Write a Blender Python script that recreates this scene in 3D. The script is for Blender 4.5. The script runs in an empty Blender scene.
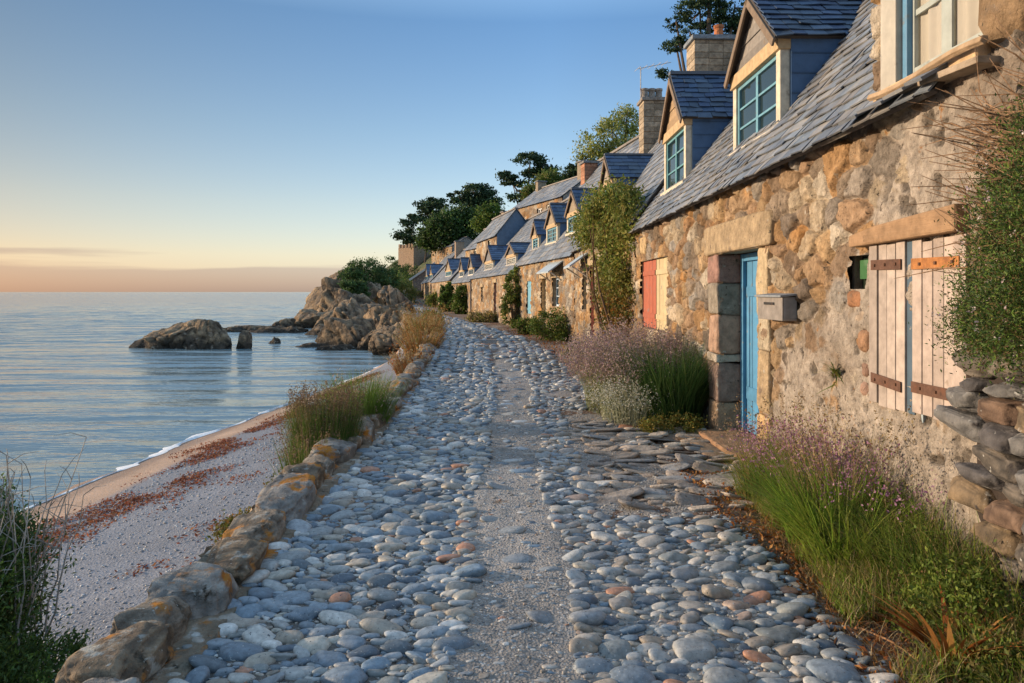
import bpy, bmesh, math, random
import numpy as np

R = math.radians
rng = np.random.default_rng(11)
random.seed(11)
SC = bpy.context.scene
COL = SC.collection

# ------------------------------------------------------------------ camera
FPX = 700.0                      # focal length in pixels of a 1024 px wide frame
EYE = 1.6
cam = bpy.data.cameras.new("camera")
cam_o = bpy.data.objects.new("camera", cam)
COL.objects.link(cam_o)
cam_o.location = (0, 0, EYE)
cam_o.rotation_euler = (R(90), 0, 0)
cam.sensor_width = 36.0
cam.lens = FPX / 1024 * 36
cam.shift_y = -49.5 / 1024
cam.clip_start = 0.05
cam.clip_end = 60000
SC.camera = cam_o

# ------------------------------------------------------------------ sky and sun
SUN_EL, SUN_AZ = 11.0, -78.0      # azimuth clockwise from +Y
SUN_STRENGTH, SKY_STRENGTH, EXPOSURE = 2.6, 0.15, 1.15
wd = bpy.data.worlds.new("World")
SC.world = wd
wd.use_nodes = True
nt = wd.node_tree
N = nt.nodes
bg = N["Background"]
sky = N.new("ShaderNodeTexSky")
sky.sky_type = "NISHITA"
sky.sun_disc = False
sky.sun_elevation = R(SUN_EL)
sky.sun_rotation = R(SUN_AZ)
sky.air_density = 1.0
sky.dust_density = 0.6
sky.ozone_density = 2.2
bg.inputs[1].default_value = SKY_STRENGTH


def wn(t, **kw):
    n = N.new(t)
    for k, v in kw.items():
        setattr(n, k, v)
    return n


tc = wn("ShaderNodeTexCoord")
sep = wn("ShaderNodeSeparateXYZ")
nt.links.new(tc.outputs["Generated"], sep.inputs[0])
# sky tint by height, unseen upper dome brightened for fill (multiplies the physical sky)
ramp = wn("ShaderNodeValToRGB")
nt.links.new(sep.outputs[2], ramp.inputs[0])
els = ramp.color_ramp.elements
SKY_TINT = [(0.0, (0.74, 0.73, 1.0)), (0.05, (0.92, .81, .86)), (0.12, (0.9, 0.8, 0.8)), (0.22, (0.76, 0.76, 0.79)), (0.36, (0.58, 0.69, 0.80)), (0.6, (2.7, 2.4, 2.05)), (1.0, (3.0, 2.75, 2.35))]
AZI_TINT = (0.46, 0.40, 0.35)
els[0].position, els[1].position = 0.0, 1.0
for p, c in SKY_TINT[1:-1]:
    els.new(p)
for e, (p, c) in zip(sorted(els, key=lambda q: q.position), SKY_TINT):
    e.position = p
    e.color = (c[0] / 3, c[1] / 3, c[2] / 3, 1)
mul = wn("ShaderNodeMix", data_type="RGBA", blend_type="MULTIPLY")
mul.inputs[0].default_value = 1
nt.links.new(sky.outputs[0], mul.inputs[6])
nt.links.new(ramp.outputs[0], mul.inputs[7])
dbl = wn("ShaderNodeVectorMath", operation="MULTIPLY")
azi = wn("ShaderNodeMapRange")          # sky darkened towards the sun side to hold down glare
azi.inputs[1].default_value, azi.inputs[2].default_value = -0.62, 0.05
nt.links.new(sep.outputs[0], azi.inputs[0])
azc = wn("ShaderNodeMix", data_type="RGBA", blend_type="MIX")
azc.inputs[6].default_value = (*[3 * q for q in AZI_TINT], 1)
azc.inputs[7].default_value = (3, 3, 3, 1)
nt.links.new(azi.outputs[0], azc.inputs[0])
nt.links.new(azc.outputs[2], dbl.inputs[1])
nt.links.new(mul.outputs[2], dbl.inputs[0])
# low streaks of cloud over the sea
mp = wn("ShaderNodeMapping")
mp.inputs["Scale"].default_value = (2.6, 2.6, 46)
nt.links.new(tc.outputs["Generated"], mp.inputs[0])
nz = wn("ShaderNodeTexNoise")
nz.inputs["Scale"].default_value = 1.0
nz.inputs["Detail"].default_value = 4
nz.inputs["Roughness"].default_value = 0.45
nt.links.new(mp.outputs[0], nz.inputs[0])
band = wn("ShaderNodeValToRGB")       # cloud bank below 3 degrees, streaks up to 6
nt.links.new(sep.outputs[2], band.inputs[0])
be = band.color_ramp.elements
be[0].position, be[0].color = 0.0, (0.72, 0.72, 0.72, 1)
be[1].position, be[1].color = 0.075, (0, 0, 0, 1)
for p, v in ((0.026, 0.62), (0.038, 0.28), (0.052, 0.22)):
    e = be.new(p)
    e.color = (v, v, v, 1)
addn = wn("ShaderNodeMath", operation="ADD")
nt.links.new(nz.outputs[0], addn.inputs[0])
nt.links.new(band.outputs[0], addn.inputs[1])
mr = wn("ShaderNodeMapRange", interpolation_type="SMOOTHSTEP")
mr.inputs[1].default_value, mr.inputs[2].default_value = 0.84, 0.98
mr.inputs[3].default_value, mr.inputs[4].default_value = 0.0, 0.62
nt.links.new(addn.outputs[0], mr.inputs[0])
cm = wn("ShaderNodeMix", data_type="RGBA", blend_type="MULTIPLY")
cm.inputs[7].default_value = (0.60, 0.56, 0.68, 1)
nt.links.new(mr.outputs[0], cm.inputs[0])
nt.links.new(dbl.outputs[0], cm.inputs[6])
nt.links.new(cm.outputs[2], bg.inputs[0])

sl = bpy.data.lights.new("sun", "SUN")
sl.energy = SUN_STRENGTH
sl.angle = R(0.6)
sl.color = (1.0, 0.78, 0.55)
so = bpy.data.objects.new("sun", sl)
COL.objects.link(so)
from mathutils import Vector
sd = Vector((math.cos(R(SUN_EL)) * math.sin(R(SUN_AZ)), math.cos(R(SUN_EL)) * math.cos(R(SUN_AZ)), math.sin(R(SUN_EL))))
so.rotation_euler = sd.to_track_quat("Z", "Y").to_euler()
SC.view_settings.view_transform = "Standard"
SC.view_settings.look = "None"
SC.view_settings.exposure = EXPOSURE
SC.view_settings.gamma = 1
SC.cycles.max_bounces = 6
SC.cycles.use_denoising = True


# ------------------------------------------------------------------ numeric helpers
def ss(a, b, x):
    t = np.clip((np.asarray(x, float) - a) / (b - a), 0, 1)
    return t * t * (3 - 2 * t)


def hsh(a, b, c, seed=0):
    a = np.asarray(a).astype(np.int64)
    b = np.asarray(b).astype(np.int64)
    c = np.asarray(c).astype(np.int64)
    h = (a * 374761393 + b * 668265263 + c * 1274126177 + seed * 974711) & 0xFFFFFFFF
    h = ((h ^ (h >> 13)) * 1274126177) & 0xFFFFFFFF
    h = ((h ^ (h >> 16)) * 1103515245) & 0xFFFFFFFF
    return ((h ^ (h >> 15)) & 0xFFFFFFFF) / 4294967296.0


def vnoise(x, y, z=0.0, seed=0):
    x, y, z = np.broadcast_arrays(np.asarray(x, float), np.asarray(y, float), np.asarray(z, float))
    ix, iy, iz = np.floor(x), np.floor(y), np.floor(z)
    fx, fy, fz = x - ix, y - iy, z - iz
    fx, fy, fz = fx * fx * (3 - 2 * fx), fy * fy * (3 - 2 * fy), fz * fz * (3 - 2 * fz)
    r = 0
    for i in (0, 1):
        for j in (0, 1):
            for k in (0, 1):
                w = (fx if i else 1 - fx) * (fy if j else 1 - fy) * (fz if k else 1 - fz)
                r = r + w * hsh(ix + i, iy + j, iz + k, seed)
    return r * 2 - 1


def fbm(x, y, z=0.0, o=4, seed=0, g=0.5):
    r, a, f, t = 0, 1.0, 1.0, 0
    for i in range(o):
        r = r + a * vnoise(x * f, y * f, np.asarray(z) * f, seed + i * 17)
        t += a
        a *= g
        f *= 2.03
    return r / t


def worley(u, v, seed=0, jit=0.8, wv=0.3):
    iu, iv = np.floor(u), np.floor(v)
    F1 = np.full(u.shape, 9.0)
    F2 = np.full(u.shape, 9.0)
    I1 = np.zeros(u.shape)
    for du in (-1, 0, 1):
        for dv in (-1, 0, 1):
            a, b = iu + du, iv + dv
            off = 0.5 * (b % 2)
            cu = a + 0.25 + off * 0.5 + 0.25 + (hsh(a, b, 1, seed) - 0.5) * jit
            cv = b + 0.5 + (hsh(a, b, 2, seed) - 0.5) * jit
            w = 1 + (hsh(a, b, 3, seed) - 0.5) * 2 * wv
            d = np.hypot(u - cu, v - cv) / w
            m = d < F1
            F2 = np.where(m, F1, np.minimum(F2, d))
            I1 = np.where(m, hsh(a, b, 4, seed), I1)
            F1 = np.where(m, d, F1)
    return F1, F2, I1


def pick(r, pal):
    pal = np.asarray(pal, float)
    i = np.minimum((np.asarray(r) * len(pal)).astype(int), len(pal) - 1)
    return pal[i]


def lerp(a, b, t):
    return a + (b - a) * t


def at(px, py, Y):
    return np.array([(px - 512) * Y / FPX, Y, EYE + (292 - py) * Y / FPX])


# ------------------------------------------------------------------ objects
def wloc(o):
    v = np.zeros(3)
    while o is not None:
        v += np.array(o.location)
        o = o.parent
    return v


def tag(o, label=None, cat=None, group=None, kind=None):
    if label:
        o["label"] = label
    if cat:
        o["category"] = cat
    if group:
        o["group"] = group
    if kind:
        o["kind"] = kind
    return o


def thing(name, label, cat, loc, group=None, kind=None):
    o = bpy.data.objects.new(name, None)
    o.empty_display_size = 0.2
    COL.objects.link(o)
    o.location = tuple(float(q) for q in loc)
    return tag(o, label, cat, group, kind)


class MB:
    """collects geometry for ONE mesh object"""

    def __init__(s):
        s.V, s.C, s.F, s.n = [], [], [], 0

    def add(s, V, F, col=(0.5, 0.5, 0.5), mi=0):
        V = np.asarray(V, float).reshape(-1, 3)
        col = np.asarray(col, float)
        if col.ndim == 1:
            col = np.tile(col, (len(V), 1))
        s.V.append(V)
        s.C.append(col)
        F = np.asarray(F, int)
        s.F.append((F + s.n, mi))
        s.n += len(V)
        return s

    def build(s, name, mats, parent=None, smooth=False, bevel=0):
        V = np.concatenate(s.V)
        C = np.concatenate(s.C)
        if parent is not None:
            V = V - wloc(parent)
        me = bpy.data.meshes.new(name)
        me.vertices.add(len(V))
        me.vertices.foreach_set("co", V.astype(np.float32).ravel())
        loops = np.concatenate([f.ravel() for f, _ in s.F])
        tot = np.concatenate([np.full(len(f), f.shape[1]) for f, _ in s.F])
        mi = np.concatenate([np.full(len(f), m) for f, m in s.F])
        st = np.concatenate([[0], np.cumsum(tot)[:-1]])
        me.loops.add(len(loops))
        me.loops.foreach_set("vertex_index", loops.astype(np.int32))
        me.polygons.add(len(tot))
        me.polygons.foreach_set("loop_start", st.astype(np.int32))
        me.polygons.foreach_set("material_index", mi.astype(np.int32))
        me.polygons.foreach_set("use_smooth", np.full(len(tot), bool(smooth)))
        me.update(calc_edges=True)
        ca = me.color_attributes.new("Col", "FLOAT_COLOR", "POINT")
        ca.data.foreach_set("color", np.concatenate([np.clip(C, 0, 1), np.ones((len(C), 1))], 1).astype(np.float32).ravel())
        if not isinstance(mats, (list, tuple)):
            mats = [mats]
        for m in mats:
            me.materials.append(m)
        o = bpy.data.objects.new(name, me)
        COL.objects.link(o)
        if parent is not None:
            o.parent = parent
        if bevel:
            b = o.modifiers.new("bevel", "BEVEL")
            b.width = bevel
            b.segments = 2
            b.limit_method = "ANGLE"
        return o


BOXF = np.array([[0, 3, 2, 1], [4, 5, 6, 7], [0, 1, 5, 4], [1, 2, 6, 5], [2, 3, 7, 6], [3, 0, 4, 7]])


def obox(mb, c, ax, ay, az, col=(0.5, 0.5, 0.5), mi=0):
    """oriented box: centre and three half-axis vectors"""
    c, ax, ay, az = (np.asarray(q, float) for q in (c, ax, ay, az))
    V = [c - ax - ay - az, c + ax - ay - az, c + ax + ay - az, c - ax + ay - az,
         c - ax - ay + az, c + ax - ay + az, c + ax + ay + az, c - ax + ay + az]
    if np.dot(np.cross(ax, ay), az) < 0:
        mb.add(V, BOXF[:, ::-1], col, mi)
    else:
        mb.add(V, BOXF, col, mi)


def prism(mb, P, ext, col=(0.5, 0.5, 0.5), mi=0):
    """flat polygon P (n,3) given thickness by the vector ext"""
    P = np.asarray(P, float)
    n = len(P)
    V = np.concatenate([P, P + np.asarray(ext, float)])
    mb.add(V, [list(range(n))[::-1]], col, mi)
    mb.F.append((np.array([[n + i for i in range(n)]]) + mb.n - 2 * n, mi))
    mb.F.append((np.array([[i, (i + 1) % n, n + (i + 1) % n, n + i] for i in range(n)]) + mb.n - 2 * n, mi))


def tube(mb, P, r, col=(0.2, 0.15, 0.1), k=6, mi=0):
    P = np.asarray(P, float)
    n = len(P)
    r = np.broadcast_to(np.asarray(r, float), (n,))
    T = np.gradient(P, axis=0)
    T /= np.linalg.norm(T, axis=1)[:, None] + 1e-9
    ref = np.array([0.31, 0.17, 0.93])
    if abs(np.dot(T.mean(0) / (np.linalg.norm(T.mean(0)) + 1e-9), ref)) > 0.9:
        ref = np.array([0.9, 0.3, 0.1])
    A = np.cross(T, ref)
    A /= np.linalg.norm(A, axis=1)[:, None] + 1e-9
    B = np.cross(T, A)
    a = np.linspace(0, 2 * np.pi, k, endpoint=False)
    V = P[:, None] + r[:, None, None] * (A[:, None] * np.cos(a)[None, :, None] + B[:, None] * np.sin(a)[None, :, None])
    F = []
    for i in range(n - 1):
        for j in range(k):
            F.append([i * k + j, (i + 1) * k + j, (i + 1) * k + (j + 1) % k, i * k + (j + 1) % k])
    mb.add(V.reshape(-1, 3), F, col, mi)
    mb.F.append((np.array([list(range(k))]) + mb.n - n * k, mi))
    mb.F.append((np.array([[(n - 1) * k + j for j in range(k)][::-1]]) + mb.n - n * k, mi))


_ico = {}


def ico(sub):
    if sub not in _ico:
        bm = bmesh.new()
        bmesh.ops.create_icosphere(bm, subdivisions=sub, radius=1)
        bm.verts.ensure_lookup_table()
        _ico[sub] = (np.array([v.co[:] for v in bm.verts]), np.array([[v.index for v in f.verts] for f in bm.faces]))
        bm.free()
    return _ico[sub]


# ------------------------------------------------------------------ materials
_m = {}


def mat(name, col=None, rough=0.8, spec=0.3, bump=(), vary=0.3, vscale=4.0, trans=0.0, metal=0.0, spots=None, coat=0.0):
    """Principled material; colour from the mesh's own Col attribute unless col is given, broken up by noise"""
    if name in _m:
        return _m[name]
    m = bpy.data.materials.new(name)
    m.use_nodes = True
    t = m.node_tree
    nd = t.nodes
    bs = nd["Principled BSDF"]
    bs.inputs["Roughness"].default_value = rough
    bs.inputs["Specular IOR Level"].default_value = spec
    bs.inputs["Metallic"].default_value = metal
    bs.inputs["Coat Weight"].default_value = coat
    tcn = nd.new("ShaderNodeTexCoord")
    if col is None:
        a = nd.new("ShaderNodeAttribute")
        a.attribute_name = "Col"
        src = a.outputs[0]
    else:
        a = nd.new("ShaderNodeRGB")
        a.outputs[0].default_value = (*col, 1)
        src = a.outputs[0]
    if vary:
        no = nd.new("ShaderNodeTexNoise")
        no.inputs["Scale"].default_value = vscale
        no.inputs["Detail"].default_value = 8
        no.inputs["Roughness"].default_value = 0.65
        t.links.new(tcn.outputs["Object"], no.inputs[0])
        mr_ = nd.new("ShaderNodeMapRange")
        mr_.inputs[1].default_value, mr_.inputs[2].default_value = 0.25, 0.75
        mr_.inputs[3].default_value, mr_.inputs[4].default_value = 1 - vary, 1 + vary
        t.links.new(no.outputs[0], mr_.inputs[0])
        sc = nd.new("ShaderNodeVectorMath")
        sc.operation = "SCALE"
        t.links.new(src, sc.inputs[0])
        t.links.new(mr_.outputs[0], sc.inputs[3])
        src = sc.outputs[0]
    for sp in (spots or []):          # (scale, lo, hi, colour, detail): blotches of another colour
        no = nd.new("ShaderNodeTexNoise")
        no.inputs["Scale"].default_value = sp[0]
        no.inputs["Detail"].default_value = sp[4] if len(sp) > 4 else 6
        no.inputs["Roughness"].default_value = 0.6
        t.links.new(tcn.outputs["Object"], no.inputs[0])
        mr_ = nd.new("ShaderNodeMapRange")
        mr_.inputs[1].default_value, mr_.inputs[2].default_value = sp[1], sp[2]
        t.links.new(no.outputs[0], mr_.inputs[0])
        mx = nd.new("ShaderNodeMix")
        mx.data_type = "RGBA"
        mx.inputs[7].default_value = (*sp[3], 1)
        t.links.new(mr_.outputs[0], mx.inputs[0])
        t.links.new(src, mx.inputs[6])
        src = mx.outputs[2]
    t.links.new(src, bs.inputs["Base Color"])
    prev = None
    for bp in bump:                   # (kind, scale, strength, distance)
        kind, scale, strength, dist = bp[:4]
        if kind == "noise":
            no = nd.new("ShaderNodeTexNoise")
            no.inputs["Detail"].default_value = bp[5] if len(bp) > 5 else 6
            no.inputs["Roughness"].default_value = 0.65
        else:
            no = nd.new("ShaderNodeTexVoronoi")
        no.inputs["Scale"].default_value = scale
        vec = tcn.outputs["Object"]
        if len(bp) > 4:
            mpn = nd.new("ShaderNodeMapping")
            mpn.inputs["Scale"].default_value = bp[4]
            t.links.new(vec, mpn.inputs[0])
            vec = mpn.outputs[0]
        t.links.new(vec, no.inputs[0])
        b = nd.new("ShaderNodeBump")
        b.inputs["Strength"].default_value = strength
        b.inputs["Distance"].default_value = dist
        t.links.new(no.outputs[0], b.inputs["Height"])
        if prev:
            t.links.new(prev, b.inputs["Normal"])
        prev = b.outputs[0]
    if prev:
        t.links.new(prev, bs.inputs["Normal"])
    if trans:
        tr = nd.new("ShaderNodeBsdfTranslucent")
        t.links.new(src, tr.inputs[0])
        mx = nd.new("ShaderNodeMixShader")
        mx.inputs[0].default_value = trans
        t.links.new(bs.outputs[0], mx.inputs[1])
        t.links.new(tr.outputs[0], mx.inputs[2])
        t.links.new(mx.outputs[0], nd["Material Output"].inputs[0])
    _m[name] = m
    return m


M_RUBBLE = mat("rubble_masonry", rough=0.95, spec=0.1, bump=[("noise", 22, 0.9, 0.03), ("noise", 75, 0.9, 0.012), ("voronoi", 60, 0.5, 0.008)], vary=0.5, vscale=16,
               spots=[(13, 0.62, 0.70, (0.06, 0.045, 0.035)), (40, 0.64, 0.70, (0.05, 0.04, 0.032)), (6, 0.64, 0.72, (0.46, 0.40, 0.33)), (9, 0.66, 0.73, (0.34, 0.16, 0.05))])
M_STONE = mat("dressed_stone", rough=0.9, spec=0.15, bump=[("noise", 12, 0.9, 0.04), ("noise", 60, 0.8, 0.012)], vary=0.5, vscale=9,
              spots=[(6, 0.58, 0.70, (0.20, 0.15, 0.11)), (26, 0.62, 0.70, (0.07, 0.06, 0.045)), (11, 0.64, 0.7, (.42, .38, .32))])
M_BOULDER = mat("coping_boulder", rough=0.92, spec=0.18, bump=[("noise", 7, 0.9, 0.06), ("noise", 45, 0.9, 0.014)], vary=0.6, vscale=8,
                spots=[(8, 0.58, 0.66, (0.34, 0.34, 0.31)), (4.2, 0.565, 0.64, (0.40, 0.165, 0.03), 9), (11, 0.60, 0.70, (0.045, 0.04, 0.03)), (30, 0.64, 0.70, (0.40, 0.39, 0.35))])
M_PEBBLE = mat("pebble", rough=0.5, spec=0.45, bump=[("noise", 40, 0.4, 0.01), ("noise", 200, 0.35, 0.003)], vary=0.42, vscale=34, spots=[(70, 0.66, 0.72, (0.42, 0.42, 0.40), 2), (60, 0.66, 0.72, (0.05, 0.06, 0.07), 2)])
M_SLATE = mat("slate", rough=0.55, spec=0.4, bump=[("noise", 20, 0.35, 0.012), ("noise", 120, 0.25, 0.003)], vary=0.35, vscale=6,
              spots=[(3.0, 0.60, 0.75, (0.26, 0.24, 0.20)), (26, 0.66, 0.72, (0.40, 0.37, 0.26))])
M_BLUESLATE = mat("blue_slate", rough=0.6, spec=0.3, bump=[("noise", 12, 0.4, 0.01), ("noise", 90, 0.2, 0.003)], vary=0.22, vscale=5)
M_WOOD = mat("old_wood", rough=0.85, spec=0.2, bump=[("noise", 12, 0.6, 0.01, (1, 1, 0.08)), ("noise", 60, 0.3, 0.004, (1, 1, 0.1))], vary=0.32, vscale=11,
             spots=[(6, 0.66, 0.76, (0.22, 0.16, 0.11))])
M_BEAM = mat("weathered_beam", rough=0.9, spec=0.15, bump=[("noise", 16, 0.8, 0.02, (1, 0.1, 1)), ("noise", 70, 0.5, 0.006, (1, 0.1, 1))], vary=0.4, vscale=9,
             spots=[(8, 0.62, 0.74, (0.10, 0.07, 0.045))])
M_PAINT = mat("weathered_paint", rough=0.55, spec=0.35, bump=[("noise", 40, 0.25, 0.004, (1, 1, 0.12))], vary=0.18, vscale=9,
              spots=[(14, 0.64, 0.72, (0.30, 0.27, 0.22)), (7, 0.6, 0.75, (0.16, 0.17, 0.17))])
M_IRON = mat("rusty_iron", rough=0.85, spec=0.3, bump=[("noise", 50, 0.6, 0.006)], vary=0.45, vscale=22,
             spots=[(10, 0.55, 0.7, (0.15, 0.065, 0.038))])
M_DARK = mat("dark_interior", col=(0.012, 0.012, 0.014), rough=0.9, vary=0)
M_GLASS = mat("window_glass", col=(0.02, 0.035, 0.04), rough=0.06, spec=0.7, vary=0, bump=[("noise", 3, 0.06, 0.02)])
M_LEAF = mat("leaf", rough=0.6, spec=0.25, vary=0.3, vscale=2.2, trans=0.35)
M_NEEDLE = mat("needle", rough=0.7, spec=0.15, vary=0.3, vscale=1.1, trans=0.12)
M_BLADE = mat("grass_blade", rough=0.55, spec=0.25, vary=0.25, vscale=6, trans=0.35)
M_PETAL = mat("petal", rough=0.7, spec=0.1, vary=0.2, vscale=20, trans=0.3)
M_BARK = mat("bark", rough=0.95, spec=0.1, bump=[("noise", 9, 0.8, 0.05, (1, 1, 0.25))], vary=0.4, vscale=4)
M_ROCK = mat("sea_rock", rough=0.9, spec=0.2, bump=[("noise", 1.3, 1.0, 0.5), ("noise", 5, 1.0, 0.14), ("voronoi", 1.6, 0.8, 0.25, (1, 1, .5))], vary=0.6, vscale=2.2,
             spots=[(0.9, 0.55, 0.68, (0.13, 0.10, 0.075)), (3, 0.6, 0.7, (.40, .33, .25)), (5, 0.6, 0.68, (.05, .04, .03))])


# ------------------------------------------------------------------ plan of the lane (X as a function of the distance Y)
def curve(pts):
    pts = np.array(pts, float)
    ys = np.arange(-8, 420, 0.25)
    xs = np.interp(ys, pts[:, 0], pts[:, 1])
    k = np.exp(-0.5 * (np.arange(-16, 17) / 5.0) ** 2)
    k /= k.sum()
    xs2 = np.convolve(np.pad(xs, 16, mode="edge"), k, mode="valid")
    return lambda y: np.interp(y, ys, xs2)


Lx = curve([(-8, -1.1), (2, -1.25), (5, -1.46), (9, -1.42), (16, -1.8), (22, -2.3), (31, -3.5), (43, -6.0), (62, -9.6), (86, -14.6), (110, -20), (130, -27), (420, -100)])
Rx = curve([(-8, 1.5), (2, 1.46), (4.5, 1.54), (7, 1.5), (10.4, 1.3), (16, 1.1), (21, 0.85), (29, -0.5), (43, -3.6), (62, -7.2), (86, -12.2), (110, -17), (130, -23), (420, -95)])
FPTS = [(-8, 2.48), (1, 2.44), (13, 2.34), (22, 2.0), (31, 0.35), (37, -0.75), (48.7, -2.9), (62, -5.4), (80, -9.2), (102, -13.2), (130, -19.5), (420, -90)]
Fx = curve(FPTS)
Wx = curve([(-8, -9.2), (0, -9.0), (11.7, -8.6), (16.3, -8.4), (20.8, -7.8), (27.7, -7.2), (38, -6.5), (46, -7.5), (60, -12), (90, -18), (420, -110)])
SEA = -2.2


def roadz(Y):
    return 2.8 * ss(80, 122, Y) + 2.0 * ss(120, 160, Y)


def height(X, Y):
    X, Y = np.broadcast_arrays(np.asarray(X, float), np.asarray(Y, float))
    l = Lx(Y) - 0.42
    f = Fx(Y)
    base = roadz(Y)
    d = X - f
    cap = np.interp(Y, [0, 15, 30, 50, 80, 110, 135, 200, 400], [0.5, 1.2, 2.6, 5.0, 6.4, 6.6, 6.8, 9, 15])
    k = 0.4 + 0.35 * ss(95, 130, Y)
    rise = np.minimum(np.clip(d - 2.0 + 3.0 * ss(100, 130, Y), 0, None) * k, cap) + 0.25 * np.clip(d - 30, 0, 60) * ss(20, 80, Y)
    zr = base + rise + 0.15 * fbm(X * 0.3, Y * 0.3, 0, 3, 5) * ss(1, 5, d)
    t = l - X
    w = np.maximum(l - Wx(Y), 0.6)
    beach = -1.0 - 1.2 * np.clip(t / w, -1, 1.0) - 0.28 * np.clip(t - w, 0, None)
    beach = np.maximum(beach, -5) + 0.035 * fbm(X * 0.8, Y * 0.8, 0, 3, 3)
    drop = base - 0.3 - 0.8 * t
    zl = lerp(beach, np.maximum(drop, -5), ss(40, 48, Y))
    return np.where(X < l, zl, zr)


# ground: one sheet from the sea bed over the beach, under the lane and up the hill behind the cottages
ys = np.concatenate([np.arange(-4, 6, 0.09), np.arange(6, 16, 0.14), np.geomspace(16, 60, 130), np.geomspace(60.6, 400, 90)[1:]])
V, rows = [], len(ys)
l_, f_, w_ = Lx(ys) - 0.42, Fx(ys), Wx(ys)


def seg(a, b, n, p=1.0):
    return a[:, None] + (b - a)[:, None] * (np.linspace(0, 1, n) ** p)[None]


Xs = np.concatenate([seg(w_ - 60, w_ - 4, 6), seg(w_ - 4, l_ - 0.001, 92)[:, 1:], seg(l_, f_ + 0.3, 34), seg(f_ + 0.3, f_ + 60, 46, 1.4)[:, 1:], seg(f_ + 60, f_ + 900, 5)[:, 1:]], 1)
Ys = np.repeat(ys[:, None], Xs.shape[1], 1)
Zs = height(Xs, Ys)
isl = Xs < Lx(Ys) - 0.42
t_ = (Lx(Ys) - 0.42 - Xs) / np.maximum(Lx(Ys) - 0.42 - Wx(Ys), 0.6)
wob = t_ + 0.05 * fbm(Xs * 0.6, Ys * 0.35, 0, 4, 9)
gravel = np.array([0.20, 0.205, 0.225])
sand = np.array([0.46, 0.30, 0.20])
wet = np.array([0.20, 0.135, 0.10])
c = lerp(gravel, sand, ss(0.70, 0.76, wob)[..., None])
c = lerp(c, wet, (0.7 * ss(0.84, 0.93, wob))[..., None])
c = c * (1 + 0.25 * fbm(Xs * 1.3, Ys * 1.3, 0, 4, 21))[..., None]
rocky = np.array([0.24, 0.18, 0.12])
c = np.where((isl & (Ys > 44))[..., None], rocky, c)
dirt = lerp(np.array([0.15, 0.085, 0.05]), np.array([0.26, 0.20, 0.155]), ss(-0.3, 0.4, fbm(Xs * 1.2, Ys * 0.7, 0, 4, 31))[..., None])
turf = lerp(np.array([0.06, 0.075, 0.02]), np.array([0.14, 0.11, 0.045]), ss(-0.3, 0.4, fbm(Xs * 0.4, Ys * 0.4, 0, 4, 33))[..., None])
cr = lerp(dirt, turf, ss(0.5, 3, Xs - Fx(Ys))[..., None])
c = np.where(isl[..., None], c, cr)
nc = Xs.shape[1]
idx = np.arange(rows * nc).reshape(rows, nc)
GF = np.stack([idx[:-1, :-1], idx[:-1, 1:], idx[1:, 1:], idx[1:, :-1]], -1).reshape(-1, 4)
M_GROUND = mat("beach_and_earth", rough=0.9, spec=0.2, bump=[("voronoi", 34, 0.6, 0.02), ("noise", 7, 0.3, 0.05), ("noise", 90, 0.5, 0.01)], vary=0.45, vscale=38,
               spots=[(60, 0.60, 0.68, (0.42, 0.42, 0.43), 2), (52, 0.60, 0.68, (0.08, 0.075, 0.075), 2)])
g = MB().add(np.stack([Xs, Ys, Zs], -1), GF, c.reshape(-1, 3)).build("ground", M_GROUND, smooth=True)
tag(g, kind="structure")

# sea: a sheet to the horizon, with low swells that follow the shore
sy = np.concatenate([np.arange(4, 30, 0.16), np.geomspace(30, 120, 260)[1:], np.geomspace(120, 420, 200)[1:], np.geomspace(420, 40000, 60)[1:]])
sx0 = np.concatenate([-np.geomspace(30000, 240, 16), -np.geomspace(235, 70, 70), np.linspace(-69, -34, 60), np.linspace(-33.8, 0, 170)])
SX, SY = np.meshgrid(sx0, sy)
SXo = SX + np.where(sy > 60, 0, 0)[:, None]
near = 1 - ss(90, 400, np.hypot(SX, SY))
amp = np.clip(0.55 + 0.75 * fbm(SX * 0.05, SY * 0.09, 0, 3, 57), 0.1, 1.2)
wq = 1.6 * fbm(SX * 0.10, SY * 0.12, 0, 3, 51)
w1 = SX * 0.30 + SY * 0.95 + wq
w2 = SX * -0.22 + SY * 0.97 + wq * .8
w3 = SX * 0.62 + SY * 0.78 + wq * 1.2
swell = amp * (0.060 * np.sin(w1 * 1.55) + 0.042 * np.sin(w2 * 2.6 + 1) + 0.024 * np.sin(w3 * 4.3) + 0.020 * np.sin(w2 * 6.1 + 2))
swell = swell + 0.035 * fbm(SX * 0.5, SY * 1.4, 0, 4, 53)
SZ = SEA + swell * near * .72
# keep the sheet off the land: push it under the terrain at the right hand side
nc = len(sx0)
idx = np.arange(len(sy) * nc).reshape(len(sy), nc)
SF = np.stack([idx[:-1, :-1], idx[:-1, 1:], idx[1:, 1:], idx[1:, :-1]], -1).reshape(-1, 4)
M_SEA = mat("sea_water", col=(0.17, 0.235, 0.255), rough=0.11, spec=0.5, vary=0.0,
            bump=[("noise", 0.16, 0.7, 1.6, (0.35, 1.8, 1), 2), ("noise", 1.2, 0.45, 0.22, (0.5, 2.1, 1), 2), ("noise", 5, 0.35, 0.05, (0.6, 1.8, 1), 1)])
tag(MB().add(np.stack([SX, SY, SZ], -1), SF).build("sea", M_SEA, smooth=True), kind="structure")

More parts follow.
